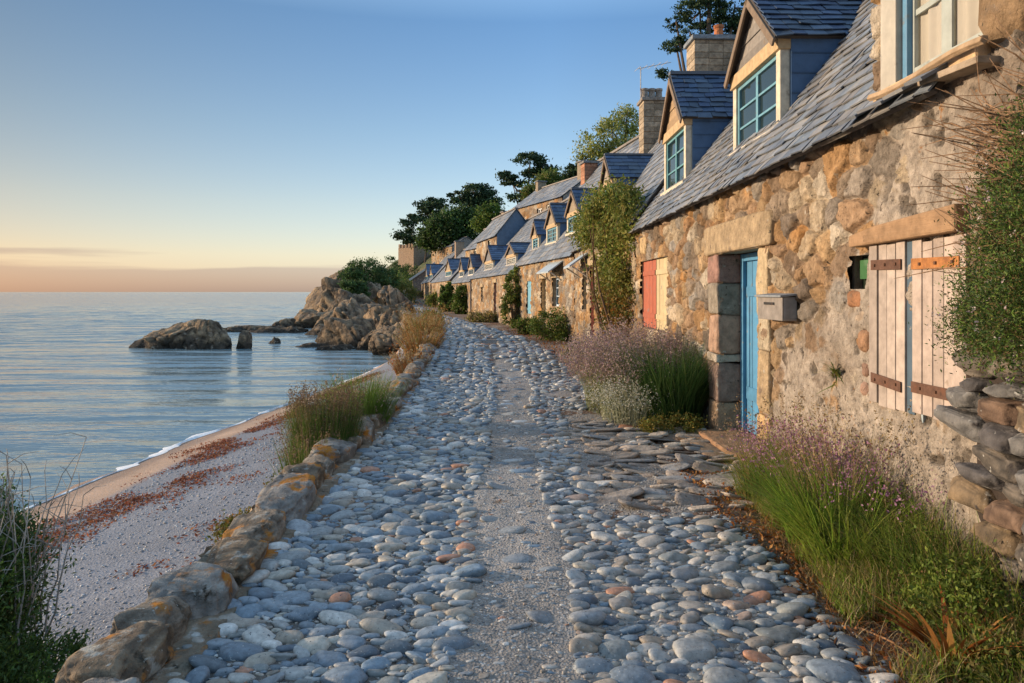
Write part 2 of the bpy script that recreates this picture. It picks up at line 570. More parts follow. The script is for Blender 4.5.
# thin foam where the water meets the sand
fy = np.arange(6, 36, 0.1)
mb = MB()
for k in range(1):
    off = 0.42 * fbm(fy * 0.22, k * 9.1, 0, 3, 61) + (0.0 if k == 0 else -0.75)
    wdt = np.clip(0.05 + 0.22 * fbm(fy * 1.6, k * 5.0, 0, 4, 62), .003, 1) * (1.0 if k == 0 else 0.5)
    if k == 1:
        wdt = wdt * ss(-0.1, 0.25, fbm(fy * 0.35, 3.3, 0, 2, 66))
    xa = Wx(fy) + off + 0.12
    zz = np.maximum(height(xa, fy), SEA + 0.03) + 0.02
    A = np.stack([xa + wdt, fy, np.maximum(height(xa + wdt, fy) + 0.008, SEA + 0.01)], -1)
    B = np.stack([xa, fy, zz + 0.012], -1)
    C_ = np.stack([xa - wdt * 1.3, fy, np.full_like(fy, SEA + 0.02)], -1)
    n = len(fy)
    Vv = np.concatenate([A, B, C_])
    i = np.arange(n - 1)
    F = np.concatenate([np.stack([i, i + 1, n + i + 1, n + i], -1), np.stack([n + i, n + i + 1, 2 * n + i + 1, 2 * n + i], -1)])
    mb.add(Vv, F, (0.78, 0.76, 0.74))
tag(mb.build("sea_foam", mat("foam", rough=0.7, vary=0.2, vscale=14, bump=[("noise", 30, 0.6, 0.02)]), smooth=True), kind="stuff")

# ------------------------------------------------------------------ lane: gritty bed, pebbles set in it
ry = np.concatenate([np.arange(-3, 14, 0.06), np.geomspace(14, 130, 220)[1:]])
rt = np.linspace(0, 1, 74)
XA = (Lx(ry) - 0.1)[:, None] + ((Rx(ry) + 0.05) - (Lx(ry) - 0.1))[:, None] * rt[None]
YA = np.repeat(ry[:, None], len(rt), 1)


def bed_z(X, Y):
    strip = ss(-0.42, -0.3, X) * (1 - ss(0.3, 0.44, X)) * (1 - ss(18, 30, Y))
    return roadz(Y) + 0.006 + 0.022 * fbm(X * 1.1, Y * 0.8, 0, 3, 71) + 0.012 * fbm(X * 9, Y * 9, 0, 3, 72) + 0.022 * strip


ZA = bed_z(XA, YA)
edge = np.minimum(rt, 1 - rt)[None] * 14
ZA = ZA - 0.03 * (1 - np.clip(edge, 0, 1))
grit = lerp(np.array([0.26, 0.235, 0.21]), np.array([0.36, 0.325, 0.29]), ss(-0.4, 0.4, fbm(XA * 1.7, YA * 0.9, 0, 4, 74))[..., None])
side = ss(0.5, 1.3, XA)[..., None]
grit = lerp(grit, np.array([0.24, 0.185, 0.14]), side * ss(-0.2, 0.3, fbm(XA * 1.3, YA * 1.3, 0, 3, 76))[..., None] * 0.8)
gap = ss(-0.30, -0.42, XA)[..., None] * (1 - ss(20, 40, YA))[..., None]
grit = lerp(grit, np.array([0.115, 0.10, 0.085]), gap * .85)
idx = np.arange(len(ry) * len(rt)).reshape(len(ry), len(rt))
RF = np.stack([idx[:-1, :-1], idx[:-1, 1:], idx[1:, 1:], idx[1:, :-1]], -1).reshape(-1, 4)
M_ROAD = mat("gritty_lane", rough=0.85, spec=0.25, bump=[("voronoi", 70, 0.8, 0.012), ("noise", 30, 0.6, 0.02), ("noise", 160, 0.4, 0.004)], vary=0.45, vscale=60,
             spots=[(45, 0.60, 0.68, (0.52, 0.50, 0.47), 2), (38, 0.62, 0.68, (0.10, 0.11, 0.12), 2), (3.0, 0.62, 0.72, (0.20, 0.15, 0.11))])
tag(MB().add(np.stack([XA, YA, ZA], -1), RF, grit.reshape(-1, 3)).build("lane", M_ROAD, smooth=True), kind="structure")

PAL_BLUE = [(.15, .185, .22), (.20, .235, .265), (.26, .275, .285), (.32, .325, .315), (.10, .125, .155), (.16, .21, .255), (.22, .255, .285), (.12, .145, .165), (.35, .345, .325), (.28, .29, .285), (.33, .29, .235), (.38, .345, .285), (.44, .42, .38), (.21, .22, .21), (.29, .25, .205)]
PAL_WARM = [(.28, .25, .22), (.36, .29, .22), (.22, .23, .24), (.40, .36, .31), (.30, .22, .17), (.25, .26, .26), (.18, .20, .22), (.44, .40, .35)]


def pebbles(mb, P, A, B, Cc, ang, sub, pal, sink=0.42, flat=0.8):
    D, F = ico(sub)
    n = len(P)
    if n == 0:
        return
    d = np.sign(D) * np.abs(D) ** flat
    d = d / np.max(np.abs(d))
    V = np.repeat(d[None], n, 0)
    k1 = rng.normal(0, 1, (n, 1, 3))
    k2 = rng.normal(0, 1, (n, 1, 3))
    rr = 1 + 0.13 * np.sin((V * k1).sum(-1) * 1.6 + rng.uniform(0, 6, (n, 1))) + 0.06 * np.sin((V * k2).sum(-1) * 3.0)
    V = V * rr[..., None] * np.stack([A, B, Cc], -1)[:, None]
    tx, ty = rng.normal(0, 0.14, (n, 1)), rng.normal(0, 0.14, (n, 1))
    V[..., 2] += V[..., 0] * tx + V[..., 1] * ty
    ca, sa = np.cos(ang)[:, None], np.sin(ang)[:, None]
    x, y = V[..., 0] * ca - V[..., 1] * sa, V[..., 0] * sa + V[..., 1] * ca
    V[..., 0], V[..., 1] = x, y
    V = V + P[:, None]
    V[..., 2] += (Cc * (1 - 2 * sink))[:, None]
    col = pick(rng.random(n), pal) * rng.uniform(0.8, 1.2, (n, 1))
    odd = rng.random(n)
    col = np.where((odd < 0.02)[:, None], np.array([.40, .20, .12]), col)
    col = np.where((odd > 0.965)[:, None], np.array([.56, .54, .50]), col)
    cc = np.repeat(col[:, None], len(D), 1)
    FF = (F[None] + (np.arange(n) * len(D))[:, None, None]).reshape(-1, 3)
    mb.add(V.reshape(-1, 3), FF, cc.reshape(-1, 3))


class Packer:
    def __init__(s):
        s.g = {}

    def ok(s, x, y, a, b, th, tight):
        i, j = int(x / 0.3), int(y / 0.3)
        for p in range(i - 1, i + 2):
            for q in range(j - 1, j + 2):
                for (x2, y2, a2, b2) in s.g.get((p, q), ()):
                    if ((x - x2) / (a + a2)) ** 2 + ((y - y2) / (b + b2)) ** 2 < tight:
                        return False
        s.g.setdefault((i, j), []).append((x, y, a, b))
        return True


def scatter(x0, x1, y0, y1, sizes, dens, keep=None, tight=0.86, ratio=(0.46, 0.74), pk=None):
    pk = pk or Packer()
    out = []
    for (a0, a1, tries) in sizes:
        n = int(tries * dens * (y1 - y0))
        X, Y, Aa, Rt = rng.uniform(0, 1, n), rng.uniform(y0, y1, n), rng.uniform(a0, a1, n), rng.uniform(*ratio, n)
        xl, xr = x0(Y), x1(Y)
        X = xl + (xr - xl) * X
        for x, y, a, q in zip(X, Y, Aa, Rt):
            if keep is not None and not keep(x, y):
                continue
            if pk.ok(x, y, a, a * q, 0, tight):
                out.append((x, y, a, a * q))
    return np.array(out).reshape(-1, 4)


mb_near, pk = MB(), Packer()
SL = lambda y: -0.26 + 0.05 * np.sin(np.asarray(y) * 2.1)
SRr = lambda y: 0.29 + 0.05 * np.sin(np.asarray(y) * 1.7 + 1)


def put(mb, q, sub, pal, sink=0.42, hf=(0.42, 0.62), spread=0.3):
    n = len(q)
    if n == 0:
        return
    z = bed_z(q[:, 0], q[:, 1])
    P = np.stack([q[:, 0], q[:, 1], z], -1)
    H = np.minimum(q[:, 3] * rng.uniform(hf[0] + .08, hf[1] + .14, n), 0.055)
    pebbles(mb, P, q[:, 2] * 1.02, q[:, 3] * 1.04, H, rng.normal(0.05, spread, n), sub, pal, sink)


big = [(0.075, 0.105, 24), (0.055, 0.075, 170), (0.038, 0.055, 700), (0.022, 0.036, 1800), (0.013, 0.02, 1800)]
for (ya, yb, sub) in ((1.7, 7.0, 3), (7.0, 13.0, 2)):
    q = scatter(lambda y: Lx(y) - 0.10, SL, ya, yb, big, 1.0, None, 0.74, pk=pk)
    put(mb_near, q, sub, PAL_BLUE, .50)


# right of the grit strip the pebbles lie in patches, sunk deeper, and turn into flat slabs before the door
def keep_right(x, y):
    v = float(fbm(np.array([x * 1.2]), np.array([y * 1.0]), 0, 2, 81)[0])
    if 5.0 < y < 9.5 and x > 0.62:
        return v > 0.62
    return v > (-1 if y < 4.6 else -.5) or x > 0.95


for (ya, yb, sub) in ((1.7, 7.0, 3), (7.0, 13.0, 2)):
    q = scatter(SRr, lambda y: Rx(y) + 0.03, ya, yb, [(0.075, 0.10, 24), (0.052, 0.072, 150), (0.034, 0.052, 600), (0.020, 0.034, 1400), (0.012, 0.019, 1400)], 1.0, keep_right, 0.8, pk=pk)
    put(mb_near, q, sub, PAL_BLUE + PAL_WARM, 0.5)
# a few stones sunk in the strip itself
q = scatter(SL, SRr, 1.7, 13, [(0.06, 0.12, 9), (0.02, 0.045, 40), (0.008, 0.018, 260)], 1.0, None, 1.3, pk=pk)
put(mb_near, q, 2, PAL_BLUE + PAL_WARM, 0.72, (0.12, 0.25))
# worn flat slabs in front of the door
mb_slab = MB()
q = scatter(lambda y: 0.72 + 0.12 * np.sin(y * 3), lambda y: Fx(y) - 0.28 + 0.0 * y, 5.15, 8.6, [(0.14, 0.2, 60), (0.09, 0.13, 120), (0.05, 0.08, 200)], 1.0, None, 0.95, (0.34, 0.5))
n = len(q)
P = np.stack([q[:, 0], q[:, 1], np.full(n, 0.0) + np.where(q[:, 0] < 1.5, bed_z(q[:, 0], q[:, 1]), 0.012)], -1)
pebbles(mb_slab, P, q[:, 2] * 1.06, q[:, 3] * 1.1, rng.uniform(.010, .019, n), rng.normal(0, 0.2, n), 2, [(.34, .275, .22), (.40, .33, .27), (.30, .265, .235), (.44, .37, .30), (.28, .275, .27)], 0.40, 0.5)
# loose gravel between everything
gq = np.stack([rng.uniform(-1.35, 1.6, 9000), 1.8 + 7.5 * rng.random(9000) ** 1.5, rng.uniform(0.005, 0.013, 9000), rng.uniform(0.004, 0.010, 9000)], -1)
gq = gq[(np.abs(gq[:, 0] - .02) > .36) | (rng.random(len(gq)) < .25)]
put(mb_near, gq, 1, PAL_BLUE + PAL_WARM, 0.3)
o = mb_near.build("cobblestone_paving", M_PEBBLE, smooth=True)
tag(o, kind="structure")
tag(mb_slab.build("doorstep_paving", M_STONE, smooth=True), kind="structure")
# farther pebbles in rows
mb_far = MB()
rowsy = [13.0]
while rowsy[-1] < 84:
    rowsy.append(rowsy[-1] + 0.115 * (rowsy[-1] / 13) ** 0.7)
qa = []
for yv in rowsy:
    st = 0.19 * (yv / 13) ** 0.5
    xs = np.arange(float(Lx(yv)), float(Rx(yv)), st)
    sh = np.interp(yv, [13, 30, 40], [0.0, -0.6, -2.5])
    ln = (xs - float(Lx(yv))) / (float(Rx(yv)) - float(Lx(yv)))
    kp = (rng.random(len(xs)) < np.where((ln > 0.46) & (ln < 0.62), 0.10, np.where(ln > 0.62, 0.62, 0.93)))
    xs = xs[kp] + rng.normal(0, st * 0.16, kp.sum())
    qa.append(np.stack([xs, yv + rng.normal(0, 0.045, len(xs)), st * rng.uniform(0.34, 0.54, len(xs)), (0.058 * (yv / 13) ** 0.7) * rng.uniform(0.7, 1.05, len(xs))], -1))
q = np.concatenate(qa)
put(mb_far, q, 2, PAL_BLUE, 0.45, spread=0.2)
tag(mb_far.build("distant_cobblestone_paving", M_PEBBLE, smooth=True), kind="structure")


# ------------------------------------------------------------------ cottages
class Fr:
    """house frame: s along the front, d into the house, z up"""

    def __init__(self, p0, p1, s0=0.0):
        p0, p1 = np.array(p0, float), np.array(p1, float)
        self.u = (p1 - p0) / np.linalg.norm(p1 - p0)
        self.n = np.array([self.u[1], -self.u[0]])
        self.o = p0 - self.u * s0
        self.len = np.linalg.norm(p1 - p0)

    def __call__(self, s, d, z):
        s, d, z = np.broadcast_arrays(*[np.asarray(q, float) for q in (s, d, z)])
        return np.stack([self.o[0] + s * self.u[0] + d * self.n[0], self.o[1] + s * self.u[1] + d * self.n[1], z], -1)

    def vec(self, s, d, z):
        return np.array([s * self.u[0] + d * self.n[0], s * self.u[1] + d * self.n[1], z], float)

    def box(self, mb, s0, s1, d0, d1, z0, z1, col=(.5, .5, .5), mi=0):
        obox(mb, self((s0 + s1) / 2, (d0 + d1) / 2, (z0 + z1) / 2), self.vec((s1 - s0) / 2, 0, 0), self.vec(0, (d1 - d0) / 2, 0), self.vec(0, 0, (z1 - z0) / 2), col, mi)


TAN = [(.32, .22, .135), (.36, .25, .145), (.29, .19, .11), (.27, .21, .155), (.34, .265, .18), (.245, .175, .12), (.39, .315, .225), (.235, .20, .165), (.30, .20, .125), (.45, .385, .30), (.18, .145, .115), (.28, .25, .215), (.36, .22, .11)]
MORTAR = np.array([.37, .315, .26])
JOINT = np.array([.17, .12, .08])


def wall_grid(mb, fr, S, Z, keep, plaster, cell=(0.30, 0.22), seed=0, amp=1.0, pal=TAN, d0=0.0, tint=1.0):
    """rubble wall as a relief: stones of a warped cell pattern standing out of joints and of lime plaster"""
    s, z = np.meshgrid(S, Z)
    wu = 0.20 * fbm(s * 2.6, z * 2.6, 0, 3, seed + 1) + .07 * fbm(s * 11, z * 11, 3, 3, seed + 21)
    wv = 0.24 * fbm(s * 2.6, z * 2.6, 7, 3, seed + 2) + .07 * fbm(s * 11, z * 11, 9, 3, seed + 22)
    F1, F2, I = worley(s / cell[0] + wu, z / cell[1] + wv, seed, 0.85, 0.36)
    b = F2 - F1
    I2 = hsh(np.floor(I * 1e6), 3, 5, 1)
    rough = fbm(s * 16, z * 16, 0, 4, seed + 4)
    prof = ss(0.03, 0.24, b + 0.06 * rough)
    hst = amp * (prof * (0.022 + 0.034 * I2) + 0.016 * rough * prof + 0.004 * fbm(s * 50, z * 50, 0, 2, seed + 6))
    pm = plaster(s, z) + 0.5 * fbm(s * 1.6, z * 1.6, 0, 4, seed + 5)
    hp = amp * (-0.02 + 0.075 * ss(-0.3, 0.9, pm) + 0.020 * fbm(s * 6, z * 6, 0, 5, seed + 8, 0.66))
    h = np.maximum(hst, hp)
    pit = ss(.26, .46, fbm(s * 9, z * 9, 21, 3, seed + 31)) * ss(.1, .6, pm)
    h = h - .028 * amp * pit + .006 * amp * fbm(s * 24, z * 24, 1, 3, seed + 33)
    k = ss(-0.006, 0.006, hst - hp)[..., None]
    cst = pick(I, pal) * (0.82 + 0.36 * I2)[..., None]
    cst = cst * (1 + 0.3 * fbm(s * 5, z * 5, 3, 4, seed + 9))[..., None]
    och = ss(0.15, 0.5, fbm(s * 2.3, z * 2.3, 11, 3, seed + 12))[..., None]
    cst = lerp(cst, cst * np.array([1.12, .93, .68]), och * .8)
    cmo = lerp(JOINT, MORTAR, ss(-0.25, 0.35, pm)[..., None]) * (1 + 0.22 * fbm(s * 4, z * 4, 5, 4, seed + 10))[..., None]
    cmo = cmo * (1 - .62 * pit)[..., None]  # pit hollows darkened in the colour too, deepening their shade
    stain = ss(0.55, 0.05, z)[..., None] * ss(-0.4, 0.3, fbm(s * 1.5, z * 2, 2, 3, seed + 13))[..., None]
    c = lerp(cmo, cst, k) * tint
    c = lerp(c, np.array([.17, .145, .11]), 0.6 * stain)
    grime = ss(.05, .5, fbm(s * .9, z * 1.4, 17, 4, seed + 41))[..., None]
    c = c * (1 - .38 * grime * np.array([.9, 1.0, 1.1]))
    V = fr(s, d0 - h, z)
    n0, n1 = len(Z), len(S)
    idx = np.arange(n0 * n1).reshape(n0, n1)
    F = np.stack([idx[:-1, :-1], idx[1:, :-1], idx[1:, 1:], idx[:-1, 1:]], -1)
    sm, zm = (S[:-1] + S[1:]) / 2, (Z[:-1] + Z[1:]) / 2
    kk = keep(*np.meshgrid(sm, zm))
    mb.add(V.reshape(-1, 3), F[kk], c.reshape(-1, 3))


def wall_plain(mb, fr, P, ext, col=(.36, .26, .17)):
    prism(mb, [fr(*p) for p in P], ext, col)


SLATES = [(.15, .165, .185), (.19, .20, .215), (.23, .235, .24), (.13, .145, .17), (.26, .25, .235), (.20, .19, .18), (.165, .19, .22)]
BSLATES = [(.05, .085, .15), (.065, .10, .17), (.045, .07, .13), (.08, .115, .17), (.06, .085, .125)]


def slates(mb, O, A, U, a0, a1, r0, r1, w=0.2, ex=0.15, th=0.011, pal=SLATES, jit=1.0, a_lo=None, a_hi=None, under=True):
    """courses of slates: A along the row, U up the slope, rows from r0 to r1"""
    A, U = A / np.linalg.norm(A), U / np.linalg.norm(U)
    Nn = np.cross(A, U)
    if Nn[2] < 0:
        Nn = -Nn
    nr = max(1, int(round((r1 - r0) / ex)))
    ex = (r1 - r0) / nr
    cs, hv = [], []
    for i in range(nr):
        r = r0 + i * ex
        lo = a0 if a_lo is None else a_lo(r + ex * 0.5)
        hi = a1 if a_hi is None else a_hi(r + ex * 0.5)
        x = lo - rng.uniform(0, w * 0.6)
        while x < hi:
            ww = w * rng.uniform(0.7, 1.3)
            xa, xb = max(x, lo), min(x + ww - 0.006, hi)
            if xb - xa > 0.03:
                cs.append((xa, xb, r - rng.uniform(0, 0.022) * jit, r + ex * 1.35, 0.014 + rng.uniform(0, 0.012) * jit, rng.normal(0, 0.004) * jit))
            x += ww
    q = np.array(cs)
    n = len(q)
    if n == 0:
        return

    def pt(a, r, h):
        return O[None] + a[:, None] * A + r[:, None] * U + h[:, None] * Nn

    xa, xb, ra, rb, h, tl = q.T
    sk = rng.normal(0, 0.008, n) * jit
    lo_t, hi_t = h + th, np.full(n, th * 0.6) + 0.002
    V = np.stack([pt(xa, ra, h + tl), pt(xb, ra + sk, h - tl), pt(xb, rb, hi_t - th), pt(xa, rb, hi_t - th),
                  pt(xa, ra, lo_t + tl), pt(xb, ra + sk, lo_t - tl), pt(xb, rb, hi_t), pt(xa, rb, hi_t)], 1)
    col = pick(rng.random(n), pal) * rng.uniform(0.8, 1.2, (n, 1))
    F = (BOXF[None] + (np.arange(n) * 8)[:, None, None]).reshape(-1, 4)
    mb.add(V.reshape(-1, 3), F, np.repeat(col, 8, 0))
    if under:
        lo0, hi0 = (a0, a1) if a_lo is None else (a_lo(r0), a1)
        hi1 = a1 if a_hi is None else a_hi(r1)
        hi0 = hi0 if a_hi is None else a_hi(r0)
        lo1 = lo0 if a_lo is None else a_lo(r1)
        Pp = [O + lo0 * A + (r0 + .02) * U, O + hi0 * A + (r0 + .02) * U, O + hi1 * A + r1 * U, O + lo1 * A + r1 * U]
        prism(mb, Pp, -0.03 * Nn - 0.002 * Nn, (.06, .05, .045))


def win(fr, name, parent, s0, s1, d, z0, z1, col, ncol=2, nrow=3, fw=0.05, depth=0.06, bar=0.022, glass=M_GLASS, curtain=False, inner=None):
    """one casement window: frame bars and panes in a single mesh (0 paint, 1 glass, 2 dark, 3 curtain)"""
    mb = MB()
    fr.box(mb, s0, s0 + fw, d, d + depth, z0, z1, col)
    fr.box(mb, s1 - fw, s1, d, d + depth, z0, z1, col)
    fr.box(mb, s0 + fw, s1 - fw, d + .001, d + depth - .001, z0, z0 + fw, col)
    fr.box(mb, s0 + fw, s1 - fw, d + .001, d + depth - .001, z1 - fw, z1, col)
    icol = inner or col
    for i in range(1, ncol):
        x = lerp(s0 + fw, s1 - fw, i / ncol)
        mid = (i * 2 == ncol)
        fr.box(mb, x - (bar * 1.3 if mid else bar / 2), x + (bar * 1.3 if mid else bar / 2), d + .004, d + depth - .01, z0 + fw, z1 - fw, icol)
    for j in range(1, nrow):
        y = lerp(z0 + fw, z1 - fw, j / nrow)
        fr.box(mb, s0 + fw, s1 - fw, d + .008, d + depth - .012, y - bar / 2, y + bar / 2, icol)
    for i in range(ncol):
        for j in range(nrow):
            xa, xb = lerp(s0 + fw, s1 - fw, i / ncol), lerp(s0 + fw, s1 - fw, (i + 1) / ncol)
            ya, yb = lerp(z0 + fw, z1 - fw, j / nrow), lerp(z0 + fw, z1 - fw, (j + 1) / nrow)
            t1, t2 = rng.normal(0, 0.004, 2)
            dd = d + depth * 0.55
            mb.add([fr(xa, dd + t1, ya), fr(xb, dd - t1, ya), fr(xb, dd - t1 + t2, yb), fr(xa, dd + t1 + t2, yb)], [[0, 3, 2, 1]], (.1, .1, .1), 1)
    if curtain:
        n = 90
        x = np.linspace(s0 + fw, s1 - fw, n)
        hh = 0.02 * np.sin(x * 55) + 0.012 * np.sin(x * 23)
        a = fr(x, d + depth + 0.0 + hh * .45, z0 + 0.02)
        b_ = fr(x, d + depth + 0.0 + hh * .45, z1)
        i = np.arange(n - 1)
        mb.add(np.concatenate([a, b_]), np.stack([i, i + 1, n + i + 1, n + i], -1), (.60, .56, .48), 3)
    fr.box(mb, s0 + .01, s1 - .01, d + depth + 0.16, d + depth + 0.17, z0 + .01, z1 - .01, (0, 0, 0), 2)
    return mb.build(name, [M_PAINT, glass, M_DARK, M_CURTAIN], parent)


M_CURTAIN = mat("curtain_cloth", rough=0.9, spec=0.05, vary=0.1, trans=0.3)
M_CLEAR = bpy.data.materials.new("clear_pane")
M_CLEAR.use_nodes = True
_t = M_CLEAR.node_tree
_tr = _t.nodes.new("ShaderNodeBsdfTransparent")
_gl = _t.nodes.new("ShaderNodeBsdfGlossy")
_gl.inputs["Roughness"].default_value = 0.04
_fn = _t.nodes.new("ShaderNodeFresnel")
_fn.inputs[0].default_value = 1.5
_mx = _t.nodes.new("ShaderNodeMixShader")
_t.links.new(_fn.outputs[0], _mx.inputs[0])
_t.links.new(_tr.outputs[0], _mx.inputs[1])
_t.links.new(_gl.outputs[0], _mx.inputs[2])
_t.links.new(_mx.outputs[0], _t.nodes["Material Output"].inputs[0])


def boards(mb, fr, s0, s1, d0, d1, z0, z1, n, col, gap=0.006, jit=0.0, mi=0):
    e = np.linspace(s0, s1, n + 1)
    for i in range(n):
        c = np.asarray(col) * rng.uniform(0.8, 1.14)
        j0, j1 = rng.normal(0, jit, 2)
        dj = rng.normal(0, 0.003)
        fr.box(mb, e[i] + gap / 2, e[i + 1] - gap / 2, d0 + dj, d1 + dj, z0 + j0, z1 + j1, c, mi)


def dormer(house, fr, s0, s1, e, eave, slope, zs, zd, apex, ex=0.14, w=0.2, front=(.30, .24, .17), wcol=(.10, .26, .34), trim=(.55, .49, .38), detail=True, over=0.07, d_off=0.0, cheekcol=(.065, .125, .23), window=True, pal=BSLATES, curtain=False):
    """gabled roof window: front boards (the part itself) > dormer_roof, cheek (two), dormer_window"""
    zr = lambda d: eave + slope * d
    sm = (s0 + s1) / 2
    lw = 0.11 if detail else 0.14
    zsill = zs
    mb = MB()
    # front: posts, lintel beam, sill, gable boards
    fr.box(mb, s0, s0 + lw, e, e + .10, zsill - .05, zd, trim)
    fr.box(mb, s1 - lw, s1, e, e + .10, zsill - .05, zd, trim)
    fr.box(mb, s0 - .02, s1 + .02, e - .03, e + .12, zd - .13, zd + .02, (.46, .33, .19))
    fr.box(mb, s0 - .04, s1 + .04, e - .06, e + .12, zsill - .06, zsill + .015, trim)
    fr.box(mb, s0 + lw, s1 - lw, e + .02, e + .1, zsill - .35, zsill - .06, front)
    nb = 5 if detail else 2
    for i in range(nb):
        za, zb = lerp(zd + .02, apex - .03, i / nb), lerp(zd + .02, apex - .03, (i + 1) / nb) - (.006 if detail else 0)
        ha, hb = lerp((s1 - s0) / 2, 0.03, i / nb), lerp((s1 - s0) / 2, 0.03, (i + 1) / nb)
        prism(mb, [fr(sm - ha, e + .01 * (i % 2), za), fr(sm + ha, e + .01 * (i % 2), za), fr(sm + hb, e + .01 * (i % 2), zb), fr(sm - hb, e + .01 * (i % 2), zb)], fr.vec(0, .05, 0), np.asarray(front) * rng.uniform(.85, 1.15))
    # barge boards
    for sg in (-1, 1):
        p0, p1 = fr(sm + sg * ((s1 - s0) / 2 + over), e - over - .012, zd + .02 - over * (apex - zd) / ((s1 - s0) / 2)), fr(sm, e - over - .012, apex)
        ax = (p1 - p0) / 2
        up = np.cross(ax, fr.vec(0, 1, 0))
        up = up / np.linalg.norm(up) * (0.04 if detail else 0.05)
        if up[2] < 0:
            up = -up
        obox(mb, (p0 + p1) / 2 - up * 1.05, ax, fr.vec(0, .014, 0), up, (.20, .15, .11))
    dm = mb.build("dormer", M_WOOD, house, bevel=0.006 if detail else 0)
    # roof: two slopes back into the main roof
    mb = MB()
    dz = apex - zd
    hw = (s1 - s0) / 2
    sl = np.hypot(dz, hw)
    lo_r = -over * sl / hw
    for sg in (-1, 1):
        O = fr(sm + sg * hw, 0, zd + .04)
        U = fr(sm, 0, apex + .04) - O
        A = fr.vec(0, 1, 0)
        zat = lambda r: zd + .04 + r * dz / sl
        hi = lambda r: (zat(r) - eave) / slope + 0.04
        slates(mb, O, A, U, e - over, 9, lo_r, sl, w, ex, 0.012, pal, 1.0 if detail else .6, a_lo=lambda r: e - over, a_hi=hi)
    # ridge
    d1 = (apex - eave) / slope + .1
    fr.box(mb, sm - .07, sm + .07, e - over - .01, d1, apex + .035, apex + .085, (.12, .135, .16))
    mb.build("dormer_roof", M_BLUESLATE, dm)
    for sg in (-1, 1):
        mb = MB()
        sx = s0 + .012 if sg < 0 else s1 - .012
        zt = zd + .02
        dA, dB = e + .101, (zt - eave) / slope
        P = [fr(sx, dA, zr(dA) - .25), fr(sx, dB + .2, zt - .25 + .2 * slope), fr(sx, dB, zt), fr(sx, dA, zt)]
        prism(mb, P, fr.vec(sg * .04, 0, 0), cheekcol)
        if detail:
            z = zr(dA)
            while z < zt - .1:
                dk = max((z - eave) / slope, dA)
                fr.box(mb, sx + sg * .034 - (0.0 if sg > 0 else .012), sx + sg * .034 + (.012 if sg > 0 else 0), dA, dB * .999 if False else max(dA + .01, min(dB, (z + .02 - eave) / slope)), z, z + .012, np.asarray(cheekcol) * .7)
                z += .2
        mb.build("cheek", M_BLUESLATE, dm)
    if window:
        win(fr, "dormer_window", dm, s0 + lw, s1 - lw, e + .025, zsill + .015, zd - .13, wcol, 2, 3, .045 if detail else .07, .05, .024 if detail else .03, curtain=curtain, glass=M_CLEAR if curtain else M_GLASS)
    return dm


def gable_roof(house, fr, s0, s1, eave, slope, depth, ex, w, over=0.16, lo=None, back=True, s_over=0.0, jit=1.0, start=0):
    mb = MB()
    U = fr.vec(0, 1, slope)
    L_ = np.hypot(1, slope)
    O = fr(0, -over, eave - over * slope + .03)
    slates(mb, O, fr.vec(1, 0, 0), U, s0 - s_over, s1 + s_over, 0, (depth + over) * L_, w, ex, .012, SLATES, jit, a_lo=lo)
    if back:
        zr = eave + slope * depth
        P = [fr(s0 - s_over, depth, zr + .02), fr(s1 + s_over, depth, zr + .02), fr(s1 + s_over, 2 * depth + .2, eave - .2 * slope), fr(s0 - s_over, 2 * depth + .2, eave - .2 * slope)]
        prism(mb, P, np.array([0, 0, .05]), (.17, .18, .2))
    zr = eave + slope * depth
    n = max(2, int((s1 - s0) / .45))
    e_ = np.linspace(s0 - s_over, s1 + s_over, n + 1)
    for i in range(n):
        fr.box(mb, e_[i], e_[i + 1] - .01, depth - .12, depth + .12, zr + .01 + rng.uniform(0, .015), zr + .10, np.array([.22, .19, .165]) * rng.uniform(.8, 1.2))
    return mb.build("roof", M_SLATE, house)


def shell(house, fr, s0, s1, eave, slope, depth, name="end_wall", zb=-.3, col=(.34, .25, .17)):
    """gable ends and rear wall"""
    for sx, ex in ((s0, .3), (s1 - .3, .3)):
        mb = MB()
        zr = eave + slope * depth
        prism(mb, [fr(sx + .002, .05, zb), fr(sx + .002, 2 * depth, zb), fr(sx + .002, 2 * depth, eave - .05), fr(sx + .002, depth, zr - .06), fr(sx + .002, .05, eave - .05)], fr.vec(ex - .004, 0, 0), col)
        mb.build(name, M_FLATSTONE, house)
    mb = MB()
    fr.box(mb, s0 + .31, s1 - .31, 2 * depth - .3, 2 * depth - .01, zb, eave - .06, col)
    mb.build("rear_wall", M_FLATSTONE, house)


